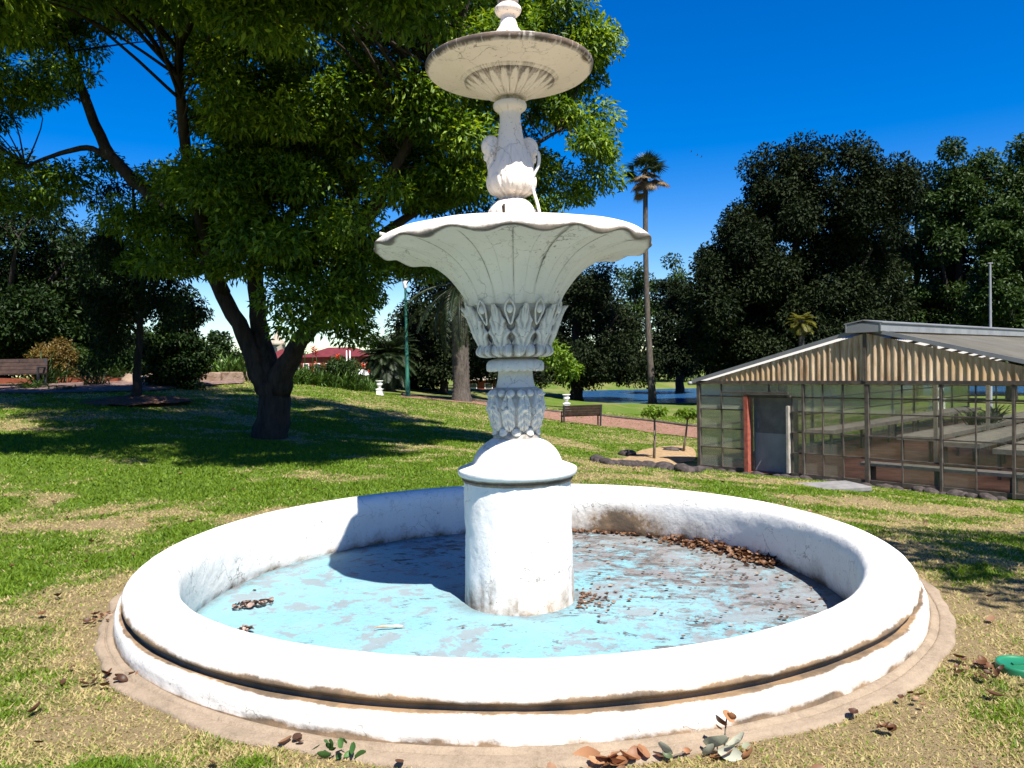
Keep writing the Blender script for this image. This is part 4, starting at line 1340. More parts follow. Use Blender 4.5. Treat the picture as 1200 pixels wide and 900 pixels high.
rng = np.random.default_rng(77)
cols = [0, .72, 1.42, 2.72, 3.55, 4.05, 4.62, 5.4, 6.22, 6.9, 7.60, 8.4, WID]
for a, b in zip(cols[:-1], cols[1:]):
    base_g = .20 if b < 1.5 else (.07 if a < 4 else 0.03)
    if a == 1.42:
        pane(a, b, 2.04, EV - .04, .02, .2)
        continue
    for z0_, z1_ in ((.08, .62), (.62, 1.14), (1.14, 1.66), (1.66, 2.02), (2.02, EV - .04)):
        if a >= 4 and z0_ < 1.1 and rng.random() < .35:
            continue                                                       # panes that are gone
        pane(a, b, z0_, z1_, .02, base_g + rng.random() * .04 + (.15 if z0_ > 1.6 else 0) * (a < 5) + (.2 if 6.8 < a < 8 and z0_ > 1.1 and z0_ < 2 and False else 0))
for y0 in np.arange(0, LEN - .1, 4.4):
    pane(y0 + .03, y0 + 4.37, .1, EV - .05, .02, .06, 'y'); pane(y0 + .03, y0 + 4.37, .1, EV - .05, WID - .02, .02, 'y')
# gable: corrugated sheet cut to the roof line
NX = 560
V = []; Fq = []
for i in range(NX + 1):
    x = .02 + (WID - .04) * i / NX
    y = -.030 - .013 * math.cos(2 * math.pi * x / .15)
    V += [(x, y, EV - .05), (x, y, max(EV, roof_z(x) - .03)), (x, y + .006, EV - .05), (x, y + .006, max(EV, roof_z(x) - .03))]
for i in range(NX):
    a = i * 4
    Fq += [(a, a + 4, a + 5, a + 1), (a + 2, a + 3, a + 7, a + 6)]
gb = MB(); gb.add(V, Fq, True)
gb.build('gable_sheet', M_GABLE, gh)
bc = MB()
bc.bar((-.18, -.062, EV + .02), (WID / 2, -.062, PK + .08), .025, .09); bc.bar((WID / 2, -.062, PK + .08), (WID + .18, -.062, EV + .02), .025, .09)
bc.build('barge_board', M_RIDGE, gh)
kp = MB(); kp.box((WID / 2, -.065, (EV + PK) / 2), (.06, .03, PK - EV - .05)); kp.build('king_post', M_GHFRAME, gh)
# roof sheets
for s in (0, 1):
    V = []; Fq = []
    nY = 420; K = 3
    for i in range(nY + 1):
        y = -.045 + (LEN + .2) * i / nY
        for k in range(K + 1):
            x = (-.2 + (WID / 2 + .18) * k / K)
            z = EV + (PK - EV) * x / (WID / 2) + .05 + .018 * math.cos(2 * math.pi * y / .16)
            xx = x if s == 0 else WID - x
            V.append((xx, y, z))
    for i in range(nY):
        for k in range(K):
            a = i * (K + 1) + k
            Fq.append((a, a + 1, a + K + 2, a + K + 1) if s == 0 else (a, a + K + 1, a + K + 2, a + 1))
    b = MB(); b.add(V, Fq, True); b.build('roof', M_GHROOF, gh)
rv = MB()
y0_ = -.15
for s in (-1, 1):
    rv.bar((WID / 2 + s * .40, y0_, PK + .10), (WID / 2 + s * .40, LEN, PK + .10), .03, .20)
    rv.box((WID / 2 + s * .22, LEN / 2 + y0_ / 2, PK + .235), (.46, LEN - y0_, .025), rot=Matrix.Rotation(s * .16, 3, 'Y'))
rv.box((WID / 2, y0_ + .02, PK + .10), (.80, .02, .22))
rv.build('ridge_vent', M_RIDGE, gh)
gt_ = MB()
for x in (-.22, WID + .22):
    gt_.tube([(x, -.15, EV - .03), (x, LEN, EV - .03)], .055, 8)
gt_.build('gutter', M_RIDGE, gh)
# the doorway
dw = MB(); dw.box((1.50, -.03, 1.03), (.11, .15, 2.06)); dp_ = dw.build('door_post', M_REDPOST, gh)
dw = MB(); dw.box((2.66, -.03, .95), (.06, .12, 1.7)); dw.build('door_post', M_GHPALE, gh)
dw = MB(); dw.box((2.09, -.02, 2.05), (1.3, .14, .06)); dw.box((1.75, -.10, 2.13), (1.9, .04, .05)); dw.build('door_rail', M_GHFRAME, gh)
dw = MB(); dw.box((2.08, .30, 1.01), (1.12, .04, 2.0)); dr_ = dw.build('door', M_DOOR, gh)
dw = MB(); dw.box((2.08, .274, .55), (1.04, .015, 1.0)); dw.build('sunlit_patch', simple('sunlit_door_grey', (.20, .215, .23), (.25, .265, .28), 3, .6), dr_)  # paler sheet on the door, sunlight painted into its colour
dw = MB(); dw.box((1.66, .27, 1.25), (.05, .03, .16)); dw.build('handle', M_RIDGE, dr_)
dw = MB(); dw.box((2.74, .16, 1.0), (.03, .30, 2.0)); dw.box((1.42, .2, 1.0), (.03, .36, 2.0)); dw.build('door_reveal', M_GHFRAME, gh)
# earth floor and staging benches
def gh_world(x, y, z):
    return Vector((GH_P0.x, GH_P0.y, GH_Z)) + Vector((GH_U.x * x + GH_V.x * y, GH_U.y * x + GH_V.y * y, z))


M_REDEARTH = simple('red_earth', (.085, .042, .03), (.16, .088, .064), 2, .95, .1, .6, 18, .03)
fb = MB()
c4 = [gh_world(.06, .06, .012), gh_world(WID - .06, .06, .012), gh_world(WID - .06, LEN - .06, .012), gh_world(.06, LEN - .06, .012)]
fb.add(c4, [(0, 1, 2, 3)])
tag(fb.build('greenhouse_floor', M_REDEARTH), kind='structure')


def gh_bench(x, y0, L, w, label, h=.72):
    p = gh_world(x, y0, 0)
    t = thing('staging_bench', label, 'bench', p, GH_RZ, 'staging benches inside the greenhouse')
    b = MB()
    b.box((0, L / 2, h), (w, L, .05)); b.box((-w / 2, L / 2, h - .02), (.04, L + .04, .12)); b.box((w / 2, L / 2, h - .02), (.04, L + .04, .12)); b.box((0, -.02, h - .02), (w, .04, .12))
    b.build('bench_top', M_GHPALE, t)
    for y in np.arange(.15, L, 2.2):
        for s in (-1, 1):
            lb = MB(); lb.box((s * (w / 2 - .08), y, h / 2 - .02), (.07, .07, h)); lb.build('leg', M_GHFRAME, t)


for x, y0, L, w, lab in [(4.0, 4.5, 15, .9, 'grey staging bench inside the greenhouse nearest the door'), (5.5, 3.4, 16, .9, 'second grey staging bench from the door inside the greenhouse'),
                         (7.0, 2.4, 17, .9, 'third grey staging bench from the door inside the greenhouse'), (8.5, 1.4, 18, .8, 'grey staging bench along the right glass wall inside the greenhouse'),
                         (1.0, 5, 14, .8, 'grey staging bench along the left glass wall inside the greenhouse')]:
    gh_bench(x, y0, L, w, lab)
p = gh_world(5.6, .75, 0)
t = thing('plank_bench', 'low weathered plank bench just inside the front glass of the greenhouse', 'bench', p, GH_RZ)
b = MB(); b.box((.3, 0, .40), (3.4, .42, .07)); b.build('bench_top', M_GHPALE, t)
for x in (-1.2, .3, 1.8):
    lb = MB(); lb.box((x, 0, .18), (.08, .3, .37)); lb.build('leg', M_GHFRAME, t)
# a shaded plant on the staging
def small_plant(name, label, cat, base, n, L, w, mat, seed, spread=.6, up=.8, group=None):
    rng = np.random.default_rng(seed)
    root = thing(name, label, cat, base, group=group)
    C, A, N, LL, WW, T = [], [], [], [], [], []
    sb = MB()
    for k in range(n):
        az = rng.random() * 6.28; el = up * (.5 + .5 * rng.random()) * 1.4
        d = Vector((math.cos(az) * math.cos(el), math.sin(az) * math.cos(el), math.sin(el)))
        l = L * (.6 + .5 * rng.random())
        o0 = Vector((rng.normal() * spread * .3, rng.normal() * spread * .3, 0))
        prev = o0; dd = d.copy()
        for j in range(3):
            nx_ = prev + dd * l / 3
            C.append((prev + nx_) / 2); A.append(nx_ - prev); s = dd.cross(Vector((0, 0, 1)))
            N.append(s.cross(dd)); LL.append(l / 3 * 1.7); WW.append(w * (1, .95, .6)[j]); T.append(rng.random() * .8)
            prev = nx_; dd = (dd + Vector((0, 0, -.35)) * (1.3 - up) * 1.2).normalized()
    sb.tube([(0, 0, -.05), (0, 0, L * .35)], [w * .5, w * .2], 6)
    sb.build('stem', M_LILY, root)
    leaf_object('foliage', np.array(C), np.array(A), np.array(N), np.array(LL), np.array(WW), np.array(T), mat, root, .12)
    return root


for k, (x, y) in enumerate([(4.0, 9.5), (4.1, 10.6), (3.9, 11.8)]):
    small_plant('potted_fern', 'dark leafy plant standing on the greenhouse bench nearest the door', 'plant', gh_world(x, y, .75), 40, .7, .07, M_SHADYLEAF, 300 + k, .4, .8, group='plants on the greenhouse bench')

# stone edging along the greenhouse and round the sapling bed
M_STONE = simple('dark_edging_stone', (.022, .018, .017), (.075, .06, .055), 5, .9, .2, .7, 12, .05)
ew = [ground_at(*p) for p in [(700, 541), (722, 545), (770, 548), (815, 553)]]
e2 = [gh_world(x, -.32, 0) for x in (.3, 1.5, 3, 4.5, 6.0, 7.5)]
ep = spline([(p.x, p.y, gz(p.x, p.y)) for p in ew + e2], 10)
rng = np.random.default_rng(9)
edg = thing('stone_edging', 'rough dark stone edging along the foot of the greenhouse and the sapling bed', 'edging', Vector(ep[0]))
for i in range(0, len(ep) - 1):
    a = Vector(ep[i]) - Vector(ep[0]); b_ = Vector(ep[i + 1]) - Vector(ep[0])
    d = b_ - a; n = max(1, int(d.length / .24))
    for j in range(n):
        c = a + d * ((j + .5) / n)
        sb = MB(); r = .09 + .13 * rng.random()
        sb.ball((0, 0, 0), r, 10, 7, (1.15, .8, .55))
        sb.v = [(v[0] * (1 + .25 * (vnoise(v[0] * 9 + i * 7 + j, v[1] * 9 + v[2] * 5, 3) - .5)), v[1], v[2] * (1 + .2 * rng.random())) for v in sb.v]
        o = sb.build('stone', M_STONE, edg)
        o.location = c + Vector((.16 * (rng.random() - .5), .16 * (rng.random() - .5), .0)); o.rotation_euler = (rng.random() * .5, rng.random() * .5, math.atan2(d.y, d.x) + rng.random() * 1.2)
for (px, py) in [(735, 534), (786, 530)]:
    p = ground_at(px, py); o = MB().ball((0, 0, 0), .22, 10, 7, (1.3, .9, .6)).build('edging_stone', M_STONE)
    o.location = p + Vector((0, 0, .06)); tag(o, 'dark rock lying %s the sapling with the upright stem' % ('left of' if px < 760 else 'right of'), 'rock')
# straw bed
M_STRAW = simple('straw_mulch', (.20, .13, .065), (.30, .21, .12), 9, .95, .1, .8, 26, .04)
bedpts = [ground_at(*p) for p in [(705, 540), (740, 543), (790, 546), (814, 540), (812, 526), (790, 523), (745, 531)]]
bp2 = spline([tuple(p) for p in bedpts + bedpts[:1]], 6)[:-1]
cx, cy = bp2[:, 0].mean(), bp2[:, 1].mean()
V = [(cx, cy, gz(cx, cy) + .09)]
R_ = 6
for k in range(1, R_ + 1):
    for q in bp2:
        x, y = cx + (q[0] - cx) * k / R_, cy + (q[1] - cy) * k / R_
        V.append((x, y, gz(x, y) + .09 * math.cos(k / R_ * 1.4) + .012))
m = len(bp2)
Fq = [(0, 1 + i, 1 + (i + 1) % m) for i in range(m)]
for k in range(R_ - 1):
    Fq += [(1 + k * m + i, 1 + (k + 1) * m + i, 1 + (k + 1) * m + (i + 1) % m, 1 + k * m + (i + 1) % m) for i in range(m)]
bb = MB(); bb.add(V, Fq, True)
tag(bb.build('garden_bed', M_STRAW), kind='structure')


def sapling(label, base, crown, seed, stem=.035):
    rng = np.random.default_rng(seed)
    root = thing('sapling', label, 'young tree', base, group='saplings in the straw bed')
    c = Vector(crown) - Vector(base)
    b = MB(); b.tube([(0, 0, -.1), tuple(c * .5 + Vector((.02, 0, 0))), tuple(c)], [stem * 1.25, stem, stem * .7], 8)
    for k in range(9):
        a = k * 2.4
        b.tube([tuple(c * .92), tuple(c + Vector((math.cos(a) * .28, math.sin(a) * .28, .1 + .1 * (k % 3))))], [.014, .006], 5)
    b.build('trunk', M_SAPBARK, root)
    cs = np.array([list(c + Vector((math.cos(k * 2.4) * .33 * (k / 12) ** .5, math.sin(k * 2.4) * .33 * (k / 12) ** .5, .08 + .12 * rng.random()))) for k in range(12)])
    C, A, N, L, W, T = crown_leaves(rng, cs, np.full(12, .2), 46, .13, .06, .7, .5)
    leaf_object('crown', C, A, N, L, W, T, M_BRIGHTLEAF, root)


s1 = ground_at(766, 541); s2 = ground_at(800, 531)
sapling('young sapling with upright stem in the straw bed left of the greenhouse', s1, at(767, 488, s1.y), 401)
sapling('young sapling with leaning stem close to the left corner of the greenhouse', s2, at(806, 489, s2.y), 402)

# concrete slab in the grass
p = ground_at(975, 571)
sb = MB(); sb.box((0, 0, 0), (1.15, .8, .10), rz=.2)
o = sb.build('concrete_slab', simple('pale_concrete', (.12, .115, .11), (.18, .172, .165), 6, .9, .2, .4, 30), bevel=.02)
o.location = p + Vector((0, 0, .0)); tag(o, 'small pale concrete slab set in the grass in front of the greenhouse', 'slab')

# slender pole behind the greenhouse
pp = on_ground(1161, 44)
t = thing('flag_pole', 'slender pale pole rising behind the greenhouse roof', 'pole', pp)
hh = at(1162, 309, 44).z - pp.z
b = MB(); b.lathe([(.10, -.1), (.10, .5), (.085, .52), (.062, hh)], 12); b.build('pole', M_RIDGE, t)
b = MB(); b.box((0, 0, hh + .03), (.26, .14, .07)); b.build('cap', M_RIDGE, t)

# ================================================================== park furniture
M_BENCH = simple('dark_stained_timber', (.022, .012, .009), (.05, .027, .019), 6, .6, .3, .2, 40)
M_IRON = simple('black_iron', (.02, .02, .022), None, 8, .5, .5)


def park_bench(label, base, rz, L=1.85):
    t = thing('park_bench', label, 'bench', base, rz, 'park benches')
    for k in range(3):
        b = MB(); b.box((0, -.16 + .16 * k, .45), (L, .13, .04)); b.build('seat_slat', M_BENCH, t)
    b = MB()
    for k in range(4):
        b.box((0, .27 + .025 * k, .53 + .125 * k), (L, .035, .115), rot=Matrix.Rotation(-.2, 3, 'X'))
    b.build('backrest', M_BENCH, t)
    for s in (-1, 1):
        b = MB(); x = s * (L / 2 - .06)
        b.bar((x, .22, -.05), (x, .36, .97), .07, .06); b.bar((x, -.22, -.05), (x, -.22, .45), .07, .06); b.bar((x, -.25, .43), (x, .27, .43), .06, .05); b.bar((x, -.25, .65), (x, .3, .67), .06, .04)
        b.bar((x, -.22, .45), (x, -.22, .66), .05, .05)
        b.build('bench_frame', M_IRON, t)
    return t


pb = ground_at(681, 498)
park_bench('dark slatted bench seen from behind at the edge of the brick path', pb, math.pi + .16, 1.9)
pb = on_ground(14, 26)
park_bench('dark slatted bench in front of the trees at the left edge', pb, .12, 2.0)

M_URN = paint('urn_white', (.74, .73, .70), (.25, .2, .15), .5)


def urn(label, base, H):
    t = thing('garden_urn', label, 'urn', base, group='white garden urns')
    k = H / 1.3
    b = MB(); b.box((0, 0, .05 * k), (.62 * k, .62 * k, .14 * k)); b.box((0, 0, .32 * k), (.48 * k, .48 * k, .42 * k)); b.box((0, 0, .56 * k), (.58 * k, .58 * k, .07 * k)); b.build('plinth', M_URN, t)
    b = MB(); b.lathe([(.001, .59 * k), (.19 * k, .60 * k), (.19 * k, .64 * k), (.09 * k, .68 * k), (.08 * k, .76 * k), (.15 * k, .82 * k), (.25 * k, .92 * k), (.28 * k, 1.02 * k), (.22 * k, 1.1 * k), (.2 * k, 1.14 * k), (.33 * k, 1.26 * k), (.345 * k, 1.3 * k), (.28 * k, 1.29 * k), (.2 * k, 1.2 * k), (.001, 1.15 * k)], 24)
    b.build('vase', M_URN, t)


pb = on_ground(664, 47.5); pb = ground_at(664, 481)
urn('white urn on a plinth beyond the path behind the dark bench', pb, (481 - 462) * pb.y / F_PX)
pb = ground_at(445, 463.5)
urn('white urn at the end of the lily bed by the round date palm', pb, (463.5 - 446) * pb.y / F_PX)
pb = on_ground(1098, 46)
urn('white urn seen through the greenhouse glass', pb, 1.7)

# green lamp post
M_GREEN = simple('green_metal', (.012, .085, .055), (.018, .11, .07), 3, .45, .5)
pb = ground_at(478, 465)
t = thing('lamp_post', 'dark green metal lamp post right of the round date palm', 'lamp post', pb)
hh = at(476, 338, pb.y).z - pb.z
b = MB(); b.lathe([(.13, -.1), (.13, .9), (.10, 1.0), (.095, hh * .48), (.075, hh * .49), (.06, hh)], 14); b.build('pole', M_GREEN, t)
b = MB(); b.lathe([(.09, hh), (.11, hh + .05), (.17, hh + .45), (.15, hh + .5)], 12); b.build('lantern', M_URN, t)
b = MB(); b.lathe([(.22, hh + .5), (.2, hh + .54), (.06, hh + .68), (.001, hh + .75)], 12); b.build('cap', M_GREEN, t)

# ================================================================== beds on the left
M_SOIL = simple('pinkish_mulch', (.08, .05, .042), (.19, .13, .11), 6, .95, .1, .8, 18, .04)
_o, _a, _b = strip('mulch_bed', [(-60, 463), (20, 462), (100, 461), (180, 459), (240, 453), (285, 450)], [(-60, 452), (20, 451), (100, 449), (180, 447), (240, 445), (285, 444)], M_SOIL, .05)
M_BRICK = simple('orange_red_brick', (.12, .028, .014), (.18, .05, .026), 9, .85, .2, .3, 20)
b = MB()
q = [ground_at(*p) for p in [(-40, 450.5), (40, 449.5), (96, 448.5), (140, 448)]]
for k in range(len(q) - 1):
    b.bar(q[k] + Vector((0, 0, .12)), q[k + 1] + Vector((0, 0, .04)), .25, .26)
tag(b.build('brick_edging', M_BRICK), 'low orange red brick edging in front of the bench at the left edge', 'edging')
M_SAND = simple('sandstone', (.15, .10, .07), (.24, .175, .13), 3, .9, .2, .7, 7, .08)
b = MB()
q = [ground_at(*p) for p in [(236, 447), (258, 447), (285, 446), (300, 447)]]
for k in range(len(q) - 1):
    b.bar(q[k] + Vector((0, 0, .12)), q[k + 1] + Vector((0, 0, .10)), .35, .5)
tag(b.build('stone_wall', M_SAND, bevel=.05), 'low pale sandstone garden wall left of the forked trunk', 'wall')
# shrubs and plants in the left bed
for px, Y, n, L, w, mt, lab, nm, cat, up in [
        (112, 27, 60, .9, .05, M_PALM, 'dark spiky yucca like plant in the mulch bed left of the slim young tree', 'spiky_plant', 'plant', .75),
        (37, 25.5, 60, .55, .06, M_LILY, 'low bright green strappy clump in front of the left bench', 'strappy_plant', 'plant', .7),
        (75, 25.2, 34, .4, .06, M_LILY, 'smaller green strappy clump near the front edge of the mulch bed', 'strappy_plant', 'plant', .6),
        (55, 27.5, 90, 1.15, .06, M_MIDLEAF, 'grey green upright shrub in the mulch bed right of the left bench', 'leafy_shrub', 'shrub', .95),
        (135, 29.5, 50, .9, .08, M_MIDLEAF, 'pale green shrub behind the mulch bed beside the slim young trunk', 'leafy_shrub', 'shrub', .8)]:
    small_plant(nm, lab, cat, on_ground(px, Y), n, L, w, mt, int(px * 3 + Y), .7, up)
simple_tree('golden_shrub', 'golden yellow leaved shrub behind the left bench', 65, 31, 402, 24, 440, leafmat('golden_leaf', (.05, .035, .01), (.12, .08, .018), .25, (.17, .12, .025)), 90, .06, .12, .05, dens=4, cr=.35, per=150, cat='shrub')
simple_tree('leafy_shrub', 'green shrub between the golden shrub and the slim young tree', 90, 32, 408, 24, 446, M_MIDLEAF, 91, .06, .14, .06, dens=4, cr=.4, per=150, cat='shrub')
# rocks and rubble in the bed
rng = np.random.default_rng(31)
for k in range(16):
    px = 150 + rng.random() * 40; Y = 28 + rng.random() * 2
    p = on_ground(px, Y)
    o = MB().ball((0, 0, 0), .16 + .14 * rng.random(), 9, 6, (1.2, .9, .6)).build('garden_rock', M_SAND)
    o.location = p + Vector((0, 0, .05)); o.rotation_euler = (rng.random(), rng.random() * .4, rng.random() * 6)
    tag(o, 'pale pinkish rock in the bed behind the slim young tree', 'rock', 'rocks in the bed behind the slim young tree')

# canna lilies: a bed of upright leafy clumps
_p0 = on_ground(300, 33.5)
lil = small_plant('lily_plant', 'upright green lily clump in the long bed right of the forked trunk', 'plant', _p0, 46, 1.25, .13, M_LILY, 500, .8, .92, group='lily clumps in the long bed')
rng = np.random.default_rng(44)
spots = []
for k in range(46):
    f = k / 45
    px = 262 + f * 178 + rng.normal() * 2
    py = 447 + max(0, (px - 300) / 140) * 15 - rng.random() * 4.5 - 1
    p = ground_at(px, py)
    spots.append(p)
for k, p in enumerate(spots):
    if k == 0:
        lil.location = p
    else:
        dup(lil, p, rng.random() * 6.28, scale=.52 + .34 * rng.random())
# orange blooms on tall stems above them
fl = None
for k in range(22):
    p = spots[20 + (k * 7) % 24] + Vector((rng.normal() * .5, rng.normal() * .3, 0))
    if fl is None:
        fl = thing('flower_stem', 'tall stem with orange red bloom rising from the lily bed', 'flower', p, group='orange blooms in the lily bed')
        b = MB(); b.tube([(0, 0, 0), (.05, 0, .9), (.08, 0, 1.3)], [.02, .018, .012], 6); b.build('stem', M_LILY, fl)
        C, A, N = [], [], []
        for j in range(14):
            a = j * 2.4; d = Vector((math.cos(a), math.sin(a), .5)).normalized()
            C.append(Vector((.08, 0, 1.25 + .02 * j)) + d * .09); A.append(d); N.append(Vector((0, 0, 1)) + d * .2)
        leaf_object('petals', np.array(C), np.array(A), np.array(N), np.full(14, .2), np.full(14, .10), np.full(14, .5), M_FLOWER, fl, .1)
    else:
        dup(fl, p, rng.random() * 6.28, scale=.8 + .4 * rng.random())
simple_tree('rust_shrub', 'rusty brown green shrub at the right end of the lily bed below the red roof', 395, 37, 420, 28, 448, M_MIDLEAF, 96, .05, .16, .06, dens=3.4, cr=.4, per=120, cat='shrub')

# ================================================================== buildings far on the left
M_RBRICK = simple('red_brick_wall', (.17, .035, .022), (.22, .06, .038), 1.5, .9, .1)
M_RROOF = simple('red_metal_roof', (.085, .012, .012), (.12, .02, .018), 1, .6, .3)
M_DGLASS = simple('dark_window', (.03, .035, .04), None, 5, .2, .5)
M_CREAMW = simple('cream_render', (.24, .20, .155), (.30, .255, .20), 1, .85, .2)


def house(name, label, px0, px1, pye, pyr, Y, wall, roof, depth=9, nwin=4, pz=None):
    a = at(px0, pye, Y); c = at(px1, pye, Y); g = min(gz(a.x, Y), gz(c.x, Y)) - .3
    W = c.x - a.x; H = a.z - g; RH = at(px0, pyr, Y).z - a.z
    t = thing(name, label, 'building', (a.x, Y, g))
    b = MB(); b.box((W / 2, depth / 2, H / 2), (W, depth, H)); b.build('wall', wall, t)
    e = .5; b = MB()
    zz = H + .004
    vs = [(-e, -e, zz), (W + e, -e, zz), (W + e, depth + e, zz), (-e, depth + e, zz), (min(depth / 2, W * .3), depth / 2, zz + RH), (W - min(depth / 2, W * .3), depth / 2, zz + RH)]
    b.add(vs, [(0, 1, 5, 4), (1, 2, 5), (2, 3, 4, 5), (3, 0, 4), (3, 2, 1, 0)]); b.build('roof', roof, t)
    for k in range(nwin):
        x = W * (k + .5) / nwin
        b = MB(); b.box((x, -.03, H * .62), (min(1.3, W / nwin * .5), .08, min(1.5, H * .35))); f = b.build('window', M_URN, t)
        attr_pt(f, 'dirt', np.zeros(len(f.data.vertices)))
        b = MB(); b.box((x, -.075, H * .62), (min(1.1, W / nwin * .42), .02, min(1.3, H * .3))); b.build('pane', M_DGLASS, f)
    return t


h = house('brick_building', 'long red brick building with a red hipped roof beyond the lily bed', 352, 431, 419, 407, 120, M_RBRICK, M_RROOF, 10, 6)
house('red_roof_house', 'low house with red roof far left of the forked trunk', 276, 308, 425, 418, 135, M_CREAMW, M_RROOF, 8, 3)
house('cream_house', 'cream house with red gable between the limbs of the forked trunk', 312, 345, 420, 409, 140, M_CREAMW, M_RROOF, 8, 2)
house('park_kiosk', 'low brick building with cream wall behind the canary palm base', 545, 600, 446, 440, 82, M_RBRICK, M_CREAMW, 6, 3)
house('white_shed', 'small white roofed shed between the lily bed and the round date palm', 408, 426, 440, 433, 75, M_CREAMW, M_URN, 4, 1)
p = on_ground(326, 190)
t = thing('church_tower', 'distant pale church tower with pointed top seen between the tree limbs', 'tower', p)
hh = at(326, 404, 190).z - p.z; h2 = at(326, 386, 190).z - p.z
b = MB(); b.box((0, 0, hh / 2), (3.2, 3.2, hh)); w_ = b.build('wall', M_CREAMW, t)
b = MB(); b.lathe([(2.2, hh), (2.2, hh + .3), (1.4, hh + 1.2), (.5, (hh + h2) / 2 + .6), (.02, h2)], 8, smooth=False); b.build('spire', M_CREAMW, t)
b = MB(); b.box((0, -1.62, hh * .8), (1.0, .06, 1.8)); b.build('window', M_DGLASS, t)
for px in (407, 411):
    p = on_ground(px, 100)
    o = MB().lathe([(.12, -.2), (.10, 3), (.06, at(px, 411, 100).z - p.z), (.001, at(px, 411, 100).z - p.z + .05)], 8).build('white_pole', M_URN)
    attr_pt(o, 'dirt', np.zeros(len(o.data.vertices)))
    o.location = p; tag(o, 'thin white pole before the red brick building, %s of the pair' % ('left' if px == 407 else 'right'), 'pole')

# birds high over the evergreen
M_BIRD = simple('dark_feather', (.03, .03, .035))
for k, (px, py) in enumerate([(817, 182), (822, 184), (810, 178)]):
    b = MB(); b.tube([(-.22, 0, 0), (-.1, 0, .02), (.1, 0, .02), (.2, 0, .0)], [.02, .06, .05, .01], 6)
    b.add([(-.05, 0, .03), (.1, 0, .03), (.02, .5, .18), (-.08, .45, .17), (-.05, 0, .03), (.1, 0, .03), (.02, -.5, .18), (-.08, -.45, .17)], [(0, 1, 2, 3), (7, 6, 5, 4)])
    o = b.build('bird', M_BIRD); o.location = at(px, py, 150); tag(o, 'tiny dark bird flying in the blue sky left of the evergreen', 'bird', 'birds in the sky')


# ================================================================== grass, leaves, litter
def in_pool(x, y, rmin):
    return np.hypot(x - FX, y - D) < rmin


def grass():
    rng = np.random.default_rng(1001)
    n = 1150000
    # denser near the viewer, over the part of the lawn that can be seen well
    dist = 2.6 + (46 - 2.6) * rng.random(n) ** 2.6
    ang = (rng.random(n) - .5) * math.radians(112)
    x = np.sin(ang) * dist; y = np.cos(ang) * dist
    dry = np.clip(dryness(x, y) + (fbm(x * 6, y * 6, 77, 3) - .5) * .7, 0, 1)
    bed = np.array(bp2)
    keep = (np.hypot(x - FX, y - D) > 3.035 + .14 * fbm(np.arctan2(y - D, x) * 9, np.hypot(x, y) * .3, 99, 4)) & (rng.random(n) > .5 * sstep(.6, 1.0, dry))
    # not on the greenhouse, the path or the straw bed
    u = (x - GH_P0.x) * GH_U.x + (y - GH_P0.y) * GH_U.y; v = (x - GH_P0.x) * GH_V.x + (y - GH_P0.y) * GH_V.y
    keep &= ~((v > -.25) & (u > -.2))
    keep &= np.hypot((x - bed[:, 0].mean()) / 1.5, (y - bed[:, 1].mean()) / 1.3) > 1
    keep &= np.hypot(x - b1.x, y - b1.y) > 1.5
    keep &= np.hypot(x - b0.x, y - b0.y) > .55
    sl = ground_at(975, 571)
    keep &= ~((np.abs(x - sl.x) < .62) & (np.abs(y - sl.y) < .45))
    x, y, dry, dist = x[keep], y[keep], dry[keep], dist[keep]
    n = len(x)
    z = terrain(x, y)
    az = rng.random(n) * 6.283
    h = (.014 + .024 * rng.random(n)) * (1 - .7 * dry) * (1 + dist * .03)
    w = (.0026 + .0026 * rng.random(n)) * (1 + dist * .19)
    lean = (.4 + .9 * rng.random(n)) * h * (1 + dry)
    dx, dy = np.cos(az), np.sin(az)
    a2 = rng.random(n) * 6.283
    B0 = np.stack([x - dx * w, y - dy * w, z - .004], 1); B1 = np.stack([x + dx * w, y + dy * w, z - .004], 1)
    TP = np.stack([x + np.cos(a2) * lean, y + np.sin(a2) * lean, z + h], 1)
    V = np.stack([B0, B1, TP], 1).reshape(-1, 3)
    me = np_mesh('grass', V, np.arange(3 * n), np.full(n, 3))
    m = leafmat('grass_blade', (.055, .11, .008), (.150, .225, .018), .40, (.41, .31, .165), spec=.15)
    o = link('grass', me, m)
    t = np.where(rng.random(n) < sstep(.30, .74, dry) * .9, .78 + .22 * rng.random(n), .05 + .5 * rng.random(n))
    attr_face(o, 'tint', t)
    tag(o, kind='stuff')


grass()


def dry_leaves(name, pts, size, seed, mat=M_DRYLEAF, up=.25, label=None, cat=None, kind=None, group=None, parent=None):
    """curled fallen leaves: each a cupped strip of four faces"""
    rng = np.random.default_rng(seed)
    V = []; Fq = []; tint = []
    for p in pts:
        s = size * (.55 + .8 * rng.random()); az = rng.random() * 6.28
        R = Matrix.Rotation(az, 3, 'Z') @ Matrix.Rotation((rng.random() - .5) * up * 5, 3, 'X') @ Matrix.Rotation((rng.random() - .5) * up * 4, 3, 'Y')
        curl = .25 + .6 * rng.random(); wd = .28 + .2 * rng.random(); b = len(V)
        for i in range(5):
            f = i / 4; ww = wd * math.sin(math.pi * (.12 + .8 * f)) * s
            zc = curl * s * (f - .5) ** 2
            for q in (-1, 0, 1):
                V.append(Vector(p) + R @ Vector(((f - .5) * s, q * ww, zc + abs(q) * ww * curl * .8)))
        for i in range(4):
            for q in range(2):
                a = b + i * 3 + q
                Fq.append((a, a + 3, a + 4, a + 1))
        tint += [rng.random()] * 8
    me = np_mesh(name, np.array([tuple(v) for v in V]), np.array(Fq).ravel(), np.full(len(Fq), 4), True)
    o = link(name, me, mat, parent)
    attr_face(o, 'tint', tint)
    return tag(o, label, cat, group, kind)


rng = np.random.default_rng(600)
